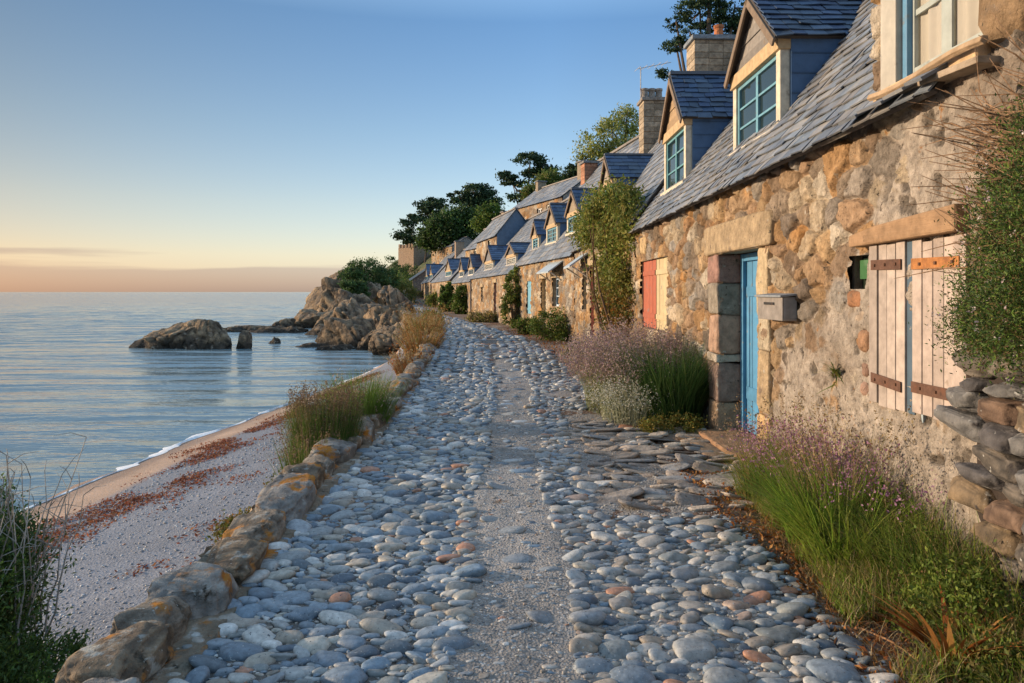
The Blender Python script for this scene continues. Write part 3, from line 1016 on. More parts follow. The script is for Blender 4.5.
def chimney(house, fr, s0, s1, d0, d1, z0, z1, col=(.36, .29, .21), pots=1, potcol=(.42, .16, .07), cap=(.20, .20, .20), name="chimney", rows=True):
    mb = MB()
    z = z0
    if rows:
        while z < z1 - .01:
            hh = min(rng.uniform(.14, .22), z1 - z)
            for (a0, a1, b0, b1) in ((s0, s1, d0, d1),):
                k = max(1, int((d1 - d0) / .28))
                eb = np.linspace(b0, b1, k + 1)
                for i in range(k):
                    j = rng.uniform(-.012, .012)
                    fr.box(mb, a0 + j, a1 - rng.uniform(-.012, .012), eb[i] + (0 if i == 0 else .004), eb[i + 1] - .004, z, z + hh - .008, np.asarray(col) * rng.uniform(.75, 1.25))
            z += hh
    fr.box(mb, s0 + .02, s1 - .02, d0 + .02, d1 - .02, z0, z1 - .02, np.asarray(col) * .8)
    fr.box(mb, s0 - .06, s1 + .06, d0 - .06, d1 + .06, z1, z1 + .10, cap)
    ch = mb.build(name, M_STONE, house, bevel=.012)
    for i in range(pots):
        f = (i + .5) / pots
        mb2 = MB()
        c = fr((s0 + s1) / 2, lerp(d0, d1, f), z1 + .10)
        prof = [(.0, .13), (.03, .135), (.05, .11), (.26, .10), (.28, .12), (.34, .12)]
        a = np.linspace(0, 2 * np.pi, 14, endpoint=False)
        V = np.array([[c[0] + r * np.cos(t), c[1] + r * np.sin(t), c[2] + h] for h, r in prof for t in a])
        Fq = [[i_ * 14 + j, i_ * 14 + (j + 1) % 14, (i_ + 1) * 14 + (j + 1) % 14, (i_ + 1) * 14 + j] for i_ in range(len(prof) - 1) for j in range(14)]
        mb2.add(V, Fq, potcol)
        mb2.F.append((np.array([[(len(prof) - 1) * 14 + j for j in range(14)]]), 0))
        mb2.build("chimney_pot", M_STONE, ch, smooth=False)
    return ch


M_FLATSTONE = mat("plain_rubble", rough=0.92, spec=0.15, bump=[("voronoi", 4.2, 1.0, 0.06, (1, 1, 1.4)), ("noise", 20, 0.5, 0.02)], vary=0.4, vscale=6,
                  spots=[(5, 0.55, 0.7, (0.42, 0.33, 0.24), 1), (7, 0.6, 0.7, (0.18, 0.12, 0.08), 1)])


def grade(a, b, fn):
    out = [a]
    while out[-1] < b:
        out.append(out[-1] + fn(out[-1]))
    out[-1] = b
    return np.array(out)


def snap(arr, vals):
    arr = arr.copy()
    for v in vals:
        arr = arr[np.abs(arr - v) > 0.006]
        arr = np.append(arr, v)
    return np.unique(arr)


def reveal(mb, fr, s0, s1, z0, z1, d1, col, open_bottom=False):
    """the four inner faces of a wall opening"""
    d0 = 0.0
    t = .04
    fr.box(mb, s0 - t, s0 + .0, d0, d1, z0, z1, col)
    fr.box(mb, s1, s1 + t, d0, d1, z0, z1, col)
    fr.box(mb, s0 - t, s1 + t, d0, d1, z1, z1 + t, col)
    if not open_bottom:
        fr.box(mb, s0 - t, s1 + t, d0, d1, z0 - t, z0, col)


# ================================================================== near cottage
SLOPE = 1.3
f1 = Fr((float(Fx(1)), 1), (float(Fx(13)), 13), 1.0)
H1 = thing("stone_cottage", "nearest rubble stone cottage with blue door, pale board shutters and slate roof", "cottage", f1(7, 0, 0), "terraced cottages along the lane")
EV1 = 2.86
DOOR = (6.66, 7.86, 0.06, 2.02)
NICHE = (4.64, 4.90, 1.62, 1.85)
WIND = (3.52, 4.36, 2.80, 4.0)
WR = (10.5, 12.5, 0.98, 2.14)
holes = [DOOR, NICHE, WIND, WR]


def keep1(s, z):
    k = (z < EV1 - .09) | ((s > 2.2) & (s < 4.60) & (z < 4.1))
    for a, b, c0, c1 in holes:
        k &= ~((s > a) & (s < b) & (z > c0) & (z < c1))
    return k


def plaster1(s, z):
    p = 0.78 - 1.5 * ss(4.6, 6.8, s + 0.9 * (z - 1.2)) + 0.55 * ss(2.0, .7, z) * ss(9.5, 6.5, s) + 0.3 * ss(9, 11, s)
    return p


S1 = snap(grade(1.0, 13.0, lambda s: np.interp(s, [1, 3, 4, 6, 9, 13], [.05, .012, .010, .013, .022, .035])), [DOOR[0], DOOR[1], NICHE[0], NICHE[1], WIND[0], WIND[1], WR[0], WR[1], 2.2, 4.6])
Z1 = snap(np.arange(-.2, 4.1, .0105), [DOOR[2], DOOR[3], NICHE[2], NICHE[3], WIND[2], WIND[3], WR[2], WR[3]])
mb = MB()
wall_grid(mb, f1, S1, Z1, keep1, plaster1, (0.275, 0.19), 100)
mb.build("front_wall", M_RUBBLE, H1, smooth=True)
mb = MB()
reveal(mb, f1, *NICHE[:2], *NICHE[2:], .25, (.24, .19, .14))
mb.build("wall_reveal", M_STONE, H1)
mb = MB()
reveal(mb, f1, *WIND[:2], *WIND[2:], .3, (.42, .35, .27))
mb.build("wall_reveal", M_STONE, H1)
shell(H1, f1, 1.0, 13.0, EV1, SLOPE, 3.7)

# roof: full slope beyond the wall dormer, two courses under its window
gable_roof(H1, f1, 1.0, 13.0, EV1, SLOPE, 3.7, .135, .20, over=.17, lo=lambda r: 4.42 if r > .12 else 3.75, back=True)
mb = MB()
L_ = np.hypot(1, SLOPE)
slates(mb, f1(0, .55, EV1 + .55 * SLOPE + .03), f1.vec(1, 0, 0), f1.vec(0, 1, SLOPE), 1.0, 2.25, -.7 * L_, 3.1 * L_, .2, .14)
# big cracked eave slates and a batten under the near window
for i, (sa, sb) in enumerate(((4.40, 4.62), (4.10, 4.38), (3.88, 4.08), (3.70, 3.86))):
    c0 = f1((sa + sb) / 2, -.12, EV1 - .085 + .01 * i)
    obox(mb, c0, f1.vec((sb - sa) / 2, 0, .006 * (i % 2)), f1.vec(0, .13, .13 * .55), f1.vec(0, -.0045, .008), SLATES[i % 3])
mb.build("eave_slates", M_SLATE, H1)
mb = MB()
P = f1(np.linspace(3.35, 4.42, 9), -.155 + .01 * np.sin(np.arange(9)), EV1 - .05 + .018 * np.sin(np.arange(9) * .9))
tube(mb, P, .024, (.38, .27, .17), 5)
obox(mb, f1(3.72, -.10, 2.745), f1.vec(.34, 0, .02), f1.vec(0, .07, 0), f1.vec(0, 0, .018), (.33, .26, .19))
mb.build("eave_batten", M_BEAM, H1, bevel=.004)
# mortar fillet stuffing the eave
# dormer 1 and 2 on the slope
dormer(H1, f1, 7.0, 8.45, .30, EV1, SLOPE, 3.24, 4.16, 4.86, .13, .19, front=(.22, .20, .18), wcol=(.13, .30, .38))
dormer(H1, f1, 10.75, 12.2, .32, EV1, SLOPE, 3.30, 4.30, 5.12, .14, .2, front=(.36, .25, .15), wcol=(.12, .30, .34))
# the wall dormer with the near window
gz, gs0, gs1 = 4.1, 2.2, 4.6
mb = MB()
sm = (gs0 + gs1) / 2
wall_plain(mb, f1, [(gs0, .02, gz), (gs1, .02, gz), (sm, .02, gz + 1.25)], f1.vec(0, .25, 0), (.44, .36, .28))
for sg in (0, 1):
    sx = gs0 if sg == 0 else gs1 - .2
    prism(mb, [f1(sx, .002, EV1), f1(sx, 1.6, EV1 + 1.6 * SLOPE - .6), f1(sx, 1.25, gz), f1(sx, .002, gz)], f1.vec(.2, 0, 0), (.44, .36, .28))
wd_ = mb.build("wall_dormer", M_FLATSTONE, H1)
mb = MB()
hw = (gs1 - gs0) / 2
for sg in (-1, 1):
    O = f1(sm + sg * hw, 0, gz + .02)
    U = f1(sm, 0, gz + 1.27) - O
    sl_ = np.linalg.norm(U)
    slates(mb, O, f1.vec(0, 1, 0), U, -.14, 9, -.14, sl_, .2, .14, .012, BSLATES, 1, a_lo=lambda r: -.14, a_hi=lambda r: (gz + .02 + r * 1.25 / sl_ - EV1) / SLOPE + .05)
mb.build("dormer_roof", M_BLUESLATE, wd_)
CREAMWOOD = (.56, .50, .40)
near = win(f1, "dormer_window", wd_, WIND[0] + .0, WIND[1] - .10, .0, WIND[2] + .07, WIND[3], (.34, .37, .34), 2, 3, .07, .035, .035, glass=M_CLEAR, curtain=True)
mb = MB()
f1.box(mb, WIND[1] - .10, WIND[1] + .055, -.075, .10, WIND[2] - .02, 4.02, (.40, .37, .31))
f1.box(mb, WIND[1] + .058, WIND[1] + .11, -.055, .06, WIND[2] - .02, 4.02, (.42, .39, .33))
f1.box(mb, WIND[1] - .15, WIND[1] - .102, -.035, .09, WIND[2] + .07, 4.0, (.10, .24, .38))
mb.build("window_post", M_PAINT, wd_, bevel=.006)
mb = MB()
f1.box(mb, WIND[0] - .04, WIND[1] + .10, -.11, .12, WIND[2] - .055, WIND[2] + .06, (.52, .37, .22))
mb.build("window_sill", M_BEAM, wd_, bevel=.012)

# door
BLUE = (.075, .235, .40)
mb = MB()
a, b, z0, z1 = DOOR
f1.box(mb, a, a + .07, .20, .30, z0, z1, BLUE)
f1.box(mb, b - .085, b, .19, .30, z0, z1, BLUE)
f1.box(mb, a + .07, b - .085, .195, .30, z1 - .08, z1, BLUE)
boards(mb, f1, a + .072, b - .087, .235, .275, z0 + .005, z1 - .082, 6, (.08, .25, .43), .008)
f1.box(mb, a + .09, b - .1, .222, .236, .42, .56, (.07, .22, .38))
f1.box(mb, a + .09, b - .1, .222, .236, 1.55, 1.66, (.07, .22, .38))
f1.box(mb, b - .18, b - .10, .226, .2345, .56, 1.55, (.085, .26, .44))
dr = mb.build("door", M_PAINT, H1, bevel=.004)
mb = MB()
tube(mb, [f1(a + .2, .22, 1.0), f1(a + .2, .175, 1.0), f1(a + .2, .17, 1.02), f1(a + .2, .17, 1.12), f1(a + .2, .22, 1.14)], .011, (.05, .045, .04), 8)
mb.build("door_handle", M_IRON, dr)


def ashlar(name, blocks, parent=H1, m=M_STONE, bevel=.018, sub=True):
    """dressed blocks with worn faces; blocks = (s0,s1,d0,d1,z0,z1,colour)"""
    mb = MB()
    for (s0, s1, d0, d1, z0, z1, cc) in blocks:
        D, F = ico(4)
        p = np.sign(D) * np.abs(D) ** .15
        p = p / np.abs(p).max(0)
        q = np.array([s0 + s1, d0 + d1, z0 + z1]) / 2 + p * np.array([s1 - s0, d1 - d0, z1 - z0]) / 2
        amp = .026
        seed = int(abs(s0 * 977 + z0 * 131))
        q = q + D * (amp * fbm(q[:, 0] * 9, q[:, 1] * 9, q[:, 2] * 9, 4, seed))[:, None]
        mb.add(f1(q[:, 0], q[:, 1], q[:, 2]), F[:, ::-1], cc)
    return mb.build(name, m, parent, smooth=True)


PINK, BUFF, GREYB = (.29, .205, .165), (.37, .275, .17), (.26, .225, .18)
ashlar("door_jamb", [(7.86, 8.20, -.075, .26, -.1, .36, (.34, .24, .16)), (7.86, 8.24, -.07, .26, .365, .80, PINK), (7.86, 8.22, -.085, .26, .81, .90, (.42, .36, .29)),
                     (7.86, 8.21, -.07, .26, .905, 1.34, (.38, .25, .18)), (7.86, 8.24, -.075, .26, 1.345, 1.70, GREYB), (7.86, 8.28, -.07, .26, 1.705, 2.02, (.31, .185, .15))])
ashlar("door_jamb", [(6.34, 6.66, -.07, .26, -.06, .46, (.50, .33, .17)), (6.38, 6.66, -.055, .26, .47, 1.05, BUFF), (6.36, 6.66, -.06, .26, 1.055, 1.36, (.42, .35, .25)), (6.40, 6.66, -.06, .26, 1.365, 2.02, (.48, .37, .23))])
ashlar("door_lintel", [(6.30, 8.42, -.085, .27, 2.025, 2.36, (.36, .27, .17))])
ashlar("doorstep", [(6.62, 7.92, -.30, .24, -.12, .055, (.33, .19, .11)), (6.75, 7.9, -.52, -.28, -.14, .02, (.30, .20, .13))])

# letter box on the wall right of the door
lb = thing("letter_box", "small weathered grey wooden box fixed on the wall right of the blue door", "letter box", f1(5.86, -.08, 1.38))
mb = MB()
boards(mb, f1, 5.78, 6.35, -.165, -.15, 1.36, 1.56, 1, (.23, .205, .185))
f1.box(mb, 5.78, 6.35, -.149, -.04, 1.36, 1.375, (.30, .27, .24))
f1.box(mb, 5.78, 5.795, -.148, -.04, 1.377, 1.558, (.26, .26, .26))
f1.box(mb, 6.335, 6.35, -.148, -.04, 1.377, 1.558, (.40, .32, .27))
f1.box(mb, 5.796, 6.334, -.05, -.04, 1.376, 1.558, (.2, .2, .2))
mb.build("box_body", M_WOOD, lb, bevel=.004)
mb = MB()
obox(mb, f1(6.065, -.11, 1.572), f1.vec(.30, 0, 0), f1.vec(0, .075, .008), f1.vec(0, -.001, .009), (.23, .25, .27))
mb.build("box_lid", M_WOOD, lb, bevel=.004)
mb = MB()
f1.box(mb, 5.95, 6.18, -.1685, -.1655, 1.49, 1.512, (.03, .03, .03))
mb.build("letter_slot", M_IRON, lb)

# plank shutters
PALE = (.39, .325, .28)


def shutter(name, s0, s1, z0, z1, n, col, hinge=True, d=-.075, label=None, orange=False, jit=.006):
    mb = MB()
    boards(mb, f1, s0, s1, d, d + .028, z0, z1, n, col, .007, jit)
    o = mb.build(name, M_WOOD, H1, bevel=.003)
    if label:
        o["label"] = label
    if hinge:
        for zz in (z0 + .15, z1 - .13):
            h = MB()
            obox(h, f1((s0 + s1) / 2 + (.02 if orange else 0), d - .007, zz), f1.vec((s1 - s0) / 2 - .03, 0, rng.normal(0, .004)), f1.vec(0, .0035, 0), f1.vec(0, 0, .032), (.115, .06, .04) if not (orange and zz > 1.5) else (.36, .15, .05))
            for q in (.2, .5, .8):
                obox(h, f1(lerp(s0, s1, q), d - .013, zz), f1.vec(.009, 0, 0), f1.vec(0, .005, 0), f1.vec(0, 0, .009), (.10, .05, .03))
            h.build("strap_hinge", M_IRON, o, bevel=.0015)
    return o


shutter("shutter", 4.16, 4.56, .89, 1.90, 4, PALE, label="pale board shutter left of the dark gap")
shutter("shutter", 3.60, 4.09, .90, 1.89, 5, (.40, .325, .28), orange=True, label="pale board shutter with orange rusted upper hinge")
mb = MB()
f1.box(mb, 4.085, 4.165, -.06, .0, .88, 1.90, (.07, .11, .15))
f1.box(mb, 4.03, 4.10, -.045, .0, .80, .90, (.35, .42, .46))
mb.build("shutter_post", M_PAINT, H1, bevel=.004)
mb = MB()
P = np.array([[3.62, 1.915], [4.74, 1.90], [4.74, 1.98], [4.4, 2.02], [3.62, 2.06]])
prism(mb, [f1(s, -.13, z) for s, z in P], f1.vec(0, .16, 0), (.30, .19, .11))
mb.build("shutter_lintel", M_BEAM, H1, bevel=.015)
# niche with a pane painted with a green reflection and stones packed beneath it
mb = MB()
f1.box(mb, NICHE[0], NICHE[1], .05, .07, NICHE[2], NICHE[3], (.02, .03, .02))
f1.box(mb, NICHE[0] + .0, NICHE[1] - .03, .02, .05, NICHE[2] + .07, NICHE[3] - .03, (.06, .15, .065))
mb.build("niche_pane", mat("glass_green_reflection", rough=.15, spec=.5, vary=.2), H1)


def bedded(name, specs, parent, m=M_BOULDER, frame=f1):
    mb = MB()
    for (s, d, z, a, b_, c_, cc) in specs:
        D, F = ico(3)
        p = np.sign(D) * np.abs(D) ** .7
        p = p * (1 + .22 * fbm(D[:, 0] * 1.5 + s * 7, D[:, 1] * 1.5 + z * 5, D[:, 2] * 1.5, 3, 5) + .08 * fbm(D[:, 0] * 6 + s, D[:, 1] * 6, D[:, 2] * 6, 3, 8))[:, None]
        q = np.array([s, d, z]) + p * np.array([a, b_, c_])
        mb.add(frame(q[:, 0], q[:, 1], q[:, 2]), F[:, ::-1], cc)
    return mb.build(name, m, parent, smooth=True)


bedded("packing_stone", [(4.80, .0, 1.55, .13, .07, .06, (.30, .15, .08)), (4.66, -.01, 1.27, .07, .08, .075, (.34, .20, .12)), (4.84, .01, 1.28, .15, .06, .075, (.33, .19, .10)),
                         (4.66, -.01, 1.08, .05, .06, .05, (.30, .19, .14)), (4.67, -.01, .95, .05, .06, .05, (.31, .20, .15)), (4.72, .0, 1.43, .09, .06, .05, (.42, .33, .25))], H1, M_STONE)
# the round orange boulder beside the near window
bedded("corner_boulder", [(3.33, .0, 3.05, .20, .12, .27, (.25, .17, .10)), (3.40, .02, 3.62, .13, .10, .22, (.36, .26, .17))], H1, M_STONE)
# far pair of painted shutters
mb = MB()
reveal(mb, f1, *WR[:2], *WR[2:], .12, (.36, .28, .2))
mb.build("wall_reveal", M_STONE, H1)
for (sa, sb, cc, lb_) in ((11.45, 12.49, (.40, .11, .06), "brick red painted shutter"), (10.51, 11.43, (.56, .45, .26), "cream painted shutter")):
    mb = MB()
    boards(mb, f1, sa, sb, .015, .045, WR[2] + .01, WR[3] - .01, 4, cc, .012)
    f1.box(mb, sa + .03, sb - .03, .0, .014, WR[2] + .18, WR[2] + .26, np.array(cc) * .9)
    f1.box(mb, sa + .03, sb - .03, .0, .014, WR[3] - .26, WR[3] - .18, np.array(cc) * .9)
    o = mb.build("shutter", M_PAINT, H1, bevel=.004)
    o["label"] = lb_
bedded("face_stone", [(12.3, .01, 2.42, .3, .07, .16, (.50, .36, .20))], H1, M_STONE)

# ================================================================== the other cottages
def cottage(label, Y0, Y1, eave, slope, depth, openings, res, seed, cell=(.30, .20), zb=-.3, group="terraced cottages along the lane", fr=None, slate=(.26, .32)):
    fr = fr or Fr((float(np.interp(Y0, [p[0] for p in FPTS], [p[1] for p in FPTS])), Y0), (float(np.interp(Y1, [p[0] for p in FPTS], [p[1] for p in FPTS])), Y1), 0)
    Ln = fr.len
    H = thing("stone_cottage", label, "cottage", fr(Ln / 2, 0, max(zb + .3, 0)), group)
    S = snap(grade(0.0, Ln, lambda s: res), [v for o in openings for v in o[:2]])
    Z = snap(np.arange(zb, eave - .06, res), [v for o in openings for v in o[2:4]])

    def keep(s, z):
        k = np.ones(s.shape, bool)
        for o in openings:
            k &= ~((s > o[0]) & (s < o[1]) & (z > o[2]) & (z < o[3]))
        return k

    mb = MB()
    wall_grid(mb, fr, S, Z, keep, lambda s, z: -.15 + 0 * s, cell, seed, 1.1)
    mb.build("front_wall", M_RUBBLE, H, smooth=True)
    shell(H, fr, 0, Ln, eave, slope, depth, zb=zb)
    gable_roof(H, fr, 0.004, Ln - .004, eave, slope, depth, slate[0], slate[1], jit=.8)
    for o in openings:
        s0, s1, z0, z1, kind, cc = o
        mb = MB()
        reveal(mb, fr, s0, s1, z0, z1, .22, (.38, .29, .2))
        mb.build("wall_reveal", M_STONE, H)
        if kind == "door":
            mb = MB()
            boards(mb, fr, s0, s1, .15, .2, z0, z1, 5, cc, .012)
            fr.box(mb, s0 + .05, s1 - .05, .13, .149, z0 + .3, z0 + .4, np.array(cc) * .85)
            fr.box(mb, s0 + .05, s1 - .05, .13, .149, z1 - .4, z1 - .3, np.array(cc) * .85)
            mb.build("door", M_PAINT, H)
        elif kind == "window":
            win(fr, "window", H, s0, s1, .1, z0, z1, cc, 2, 3, .06, .06, .03)
        elif kind == "shutter":
            mb = MB()
            boards(mb, fr, s0, s1, .02, .06, z0, z1, 4, cc, .012)
            fr.box(mb, s0 + .04, s1 - .04, .0, .019, z0 + .15, z0 + .23, np.array(cc) * .9)
            fr.box(mb, s0 + .04, s1 - .04, .0, .019, z1 - .23, z1 - .15, np.array(cc) * .9)
            mb.build("shutter", M_PAINT, H)
        if kind in ("door", "window"):
            mb = MB()
            fr.box(mb, s0 - .18, s1 + .18, -.08, .2, z1 + .0, z1 + .2, (.42, .32, .2))
            mb.build("lintel", M_STONE, H, bevel=.015)
    return H, fr


def awning(H, fr, s0, s1, z, out=.55, drop=.38, col=(.36, .42, .46)):
    mb = MB()
    prism(mb, [fr(s0, -.02, z), fr(s1, -.02, z), fr(s1, -out, z - drop), fr(s0, -out, z - drop)], np.array([0, 0, .05]), col)
    for sx in (s0 + .06, s1 - .06):
        tube(mb, [fr(sx, -.06, z - drop - .25), fr(sx, -out + .08, z - drop + .03)], .025, (.5, .47, .4), 5)
    mb.build("awning", M_PAINT, H)


# second cottage, behind the creeper
H2, f2 = cottage("creeper covered stone cottage next to the nearest one, with red door", 13.02, 22.0, 3.0, 1.32, 3.9,
                 [(5.0, 5.75, .45, 2.3, "door", (.45, .07, .04)), (6.3, 7.2, 1.1, 2.15, "window", (.62, .62, .6))], .03, 200)
awning(H2, f2, 6.0, 7.5, 2.65)
dormer(H2, f2, 5.0, 6.7, .45, 3.0, 1.32, 3.75, 4.55, 5.25, .2, .3, detail=False, front=(.30, .25, .2))
chimney(H2, f2, 3.1, 3.75, 2.0, 3.35, 5.0, 7.45, pots=1, cap=(.22, .25, .28))
chimney(H2, f2, 8.1, 8.75, 1.95, 2.6, 5.2, 7.4, pots=3, potcol=(.30, .26, .22), cap=(.26, .23, .2))
mb = MB()
a0 = f2(8.4, 1.93, 7.5)
tube(mb, [a0, a0 + [0, 0, 1.0]], .018, (.4, .4, .4), 5)
tube(mb, [a0 + [-.1, 0, .95], a0 + [1.0, .3, 1.25]], .012, (.4, .4, .4), 4)
for k in range(5):
    q = a0 + np.array([-.1 + .22 * k, .06 * k, .95 + .06 * k])
    tube(mb, [q - [.05, -.25, 0], q + [.05, -.25, 0]], .008, (.4, .4, .4), 4)
ant = mb.build("television_aerial", M_IRON)
tag(ant, "thin grey rooftop television aerial fixed to the chimney with three pots", "aerial")

H3, f3 = cottage("stone cottage with blue shutter, cream door and curved slate eave past the creeper", 22.04, 31.0, 2.9, 1.25, 3.6,
                 [(2.0, 2.9, 1.1, 2.1, "window", (.55, .65, .75)), (3.9, 4.75, .05, 2.1, "door", (.68, .58, .36)), (6.6, 7.5, .7, 2.05, "shutter", (.16, .38, .5))], .04, 300)
awning(H3, f3, 1.4, 3.2, 2.62)
for (sa, sb, e, zs, zd, ap) in ((1.2, 2.9, .5, 3.65, 4.35, 5.1), (4.1, 5.9, .45, 3.5, 4.2, 4.95), (7.1, 8.4, .4, 3.4, 4.0, 4.6)):
    dormer(H3, f3, sa, sb, e, 2.9, 1.25, zs, zd, ap, .24, .32, detail=False)
chimney(H3, f3, 8.2, 8.8, 2.7, 3.3, 6.0, 7.25, col=(.36, .18, .11), pots=0)

H4, f4 = cottage("long low stone cottage with dark red door and two blue slate dormers", 32.0, 48.0, 2.6, 1.1, 3.3,
                 [(5.4, 6.3, .05, 2.1, "door", (.20, .035, .03)), (10.5, 11.3, 1.0, 1.9, "window", (.55, .5, .42))], .06, 400)
for (sa, sb, ap) in ((1.5, 4.2, 4.0), (8.6, 12.0, 4.35)):
    dormer(H4, f4, sa, sb, .3, 2.6, 1.1, 2.95, 3.45, ap, .3, .4, detail=False, trim=(.5, .45, .38), front=(.16, .16, .17), wcol=(.45, .42, .36))
mb = MB()
tube(mb, [f4(15.9, -.1, 0), f4(15.9, -.1, 2.5)], .05, (.12, .12, .13), 6)
mb.build("downpipe", M_IRON, H4)
H5, f5 = cottage("low stone cottage with two close set narrow dormers in the middle of the far row", 48.04, 62.0, 2.45, 1.15, 3.5, [(3.5, 4.4, .05, 2.0, "door", (.3, .2, .12))], .08, 500)
for (sa, sb, ap) in ((1.2, 4.0, 4.25), (7.2, 10.2, 4.3)):
    dormer(H5, f5, sa, sb, .3, 2.45, 1.15, 2.85, 3.35, ap, .34, .45, detail=False, trim=(.6, .55, .47), front=(.2, .19, .18), wcol=(.12, .16, .2))
chimney(H5, f5, 6.0, 6.8, 2.4, 3.2, 4.8, 6.6, col=(.40, .33, .25), pots=1, rows=False)
H6, f6 = cottage("low stone cottage with one wide blue dormer toward the far end of the row", 62.04, 80.0, 2.75, 1.05, 3.3, [(8.0, 9.0, .05, 2.0, "door", (.35, .3, .25))], .1, 600)
dormer(H6, f6, 2.2, 6.8, .3, 2.75, 1.05, 3.1, 3.65, 4.7, .38, .5, detail=False, trim=(.6, .55, .47))
chimney(H6, f6, 15.5, 16.5, 2.4, 3.4, 5.0, 7.2, col=(.42, .30, .21), pots=0, rows=False)
mb = MB()
tube(mb, [f6(17.8, -.12, 0), f6(17.8, -.12, 2.5)], .07, (.12, .12, .13), 6)
mb.build("downpipe", M_IRON, H6)
H7, f7 = cottage("farthest low stone cottage of the row where the lane turns uphill", 80.04, 101.0, 2.9, 1.1, 3.3, [(5.0, 6.2, .3, 2.2, "door", (.3, .25, .2))], .12, 700)
dormer(H7, f7, 3.0, 7.5, .3, 2.9, 1.1, 3.2, 3.8, 4.9, .4, .6, detail=False, trim=(.6, .55, .47))
dormer(H7, f7, 12.0, 17.5, .3, 2.9, 1.1, 3.2, 3.8, 5.3, .4, .6, detail=False, trim=(.5, .46, .4), front=(.15, .16, .18))

# lean-to shed at the turn of the lane
fs = Fr((-14.6, 103.0), (-15.2, 107.0))
sh = thing("shed", "small dark shed with pale sloping bargeboard at the bend of the lane", "shed", fs(2, 0, 1.2))
mb = MB()
prism(mb, [fs(0, 0, 1), fs(0, 3, 1), fs(0, 3, 5.6), fs(0, 0, 3.6)], fs.vec(4, 0, 0), (.22, .18, .15))
mb.build("shed_wall", M_FLATSTONE, sh)
mb = MB()
prism(mb, [fs(-.3, -.5, 3.35), fs(-.3, 3.2, 5.85), fs(4.2, 3.2, 5.85), fs(4.2, -.5, 3.35)], np.array([0, 0, .12]), (.2, .22, .26))
mb.build("shed_roof", M_BLUESLATE, sh)
mb = MB()
obox(mb, fs(-.36, 1.35, 4.62), fs.vec(0, 1.86, 1.26), fs.vec(.05, 0, 0), fs.vec(0, -.08, .12), (.55, .52, .47))
mb.build("bargeboard", M_PAINT, sh)

# ------------------------------------------------------------------ houses of the upper row
def upper_house(label, p0, p1, zb, eave, slope, depth, windows, seed, ex=.4, pal=SLATES, col=(.40, .28, .18), group="houses up the slope"):
    fr = Fr(p0, p1)
    Ln = fr.len
    H = thing("stone_house", label, "house", fr(Ln / 2, 0, zb), group)
    mb = MB()
    res = .12
    S = snap(np.arange(0, Ln + .01, res), [v for o in windows for v in o[:2]])
    Z = snap(np.arange(zb, eave + .05, res), [v for o in windows for v in o[2:4]])

    def keep(s, z):
        k = np.ones(s.shape, bool)
        for o in windows:
            k &= ~((s > o[0]) & (s < o[1]) & (z > o[2]) & (z < o[3]))
        return k

    wall_grid(mb, fr, S, Z, keep, lambda s, z: .0 * s, (.5, .35), seed, 1.2)
    mb.build("front_wall", M_RUBBLE, H, smooth=True)
    shell(H, fr, 0, Ln, eave, slope, depth, zb=zb, col=(.25, .22, .2))
    gable_roof(H, fr, 0, Ln, eave, slope, depth, ex, .5, over=.2, s_over=.12)
    for (s0, s1, z0, z1, cc) in windows:
        win(fr, "window", H, s0, s1, .05, z0, z1, cc, 2, 2, .1, .08, .05)
    return H, fr


U2, fu2 = upper_house("two storey stone house with grey roof standing above the terraced row", (3.6, 50.0), (.0, 58.5), 3.0, 8.5, .75, 2.3,
                      [(.6, 1.3, 7.0, 8.1, (.6, .56, .48)), (1.9, 2.6, 7.0, 8.1, (.6, .56, .48)), (3.4, 4.2, 6.6, 8.0, (.6, .58, .55)), (7.0, 7.9, 5.6, 7.6, (.6, .58, .55)), (1.2, 2.0, 4.2, 5.6, (.55, .5, .45))], 800)
chimney(U2, fu2, .3, 1.0, 1.7, 2.6, 9.4, 11.1, pots=0, rows=False)
chimney(U2, fu2, 8.2, 8.7, 1.9, 2.7, 9.4, 10.8, pots=0, rows=False)
U1, fu1 = upper_house("house with blue slate hung gable facing down the lane", (-.95, 45.0), (-2.6, 52.0), 2.0, 5.4, 1.25, 1.25, [(2.0, 2.8, 4.2, 5.1, (.6, .58, .5))], 820)
mb = MB()
prism(mb, [fu1(-.03, -.02, 2.5), fu1(-.03, 2.5, 2.5), fu1(-.03, 2.5, 5.35), fu1(-.03, 1.25, 6.93), fu1(-.03, -.02, 5.35)], fu1.vec(.03, 0, 0), (.10, .15, .22))
mb.build("slate_hanging", M_BLUESLATE, U1)
U3, fu3 = upper_house("stone house with pale gable behind the dormers of the far row", (-1.9, 58.0), (-4.4, 66.0), 2.5, 5.6, 1.0, 1.9, [(1.0, 2.0, 4.4, 5.4, (.65, .6, .5)), (4, 5, 4.4, 5.4, (.65, .6, .5))], 840)
chimney(U3, fu3, .2, 1.0, 1.3, 2.4, 6.8, 8.3, col=(.45, .34, .24), pots=0, rows=False)
U4, fu4 = upper_house("small stone house with brick chimney high behind the second cottage", (5.6, 38.0), (3.6, 44.5), 4.5, 7.6, .9, 2.0, [(1.5, 2.3, 6.0, 7.0, (.6, .56, .48))], 860)
chimney(U4, fu4, 4.6, 5.3, 1.3, 2.0, 7.9, 9.4, col=(.44, .20, .11), pots=1, rows=False)
U5, fu5 = upper_house("ruined looking stone house below the pines at the end of the row", (-9.6, 112.0), (-14.2, 124.0), 4.0, 9.0, .6, 2.5, [(2, 3.2, 6.5, 8, (.4, .35, .3))], 880)

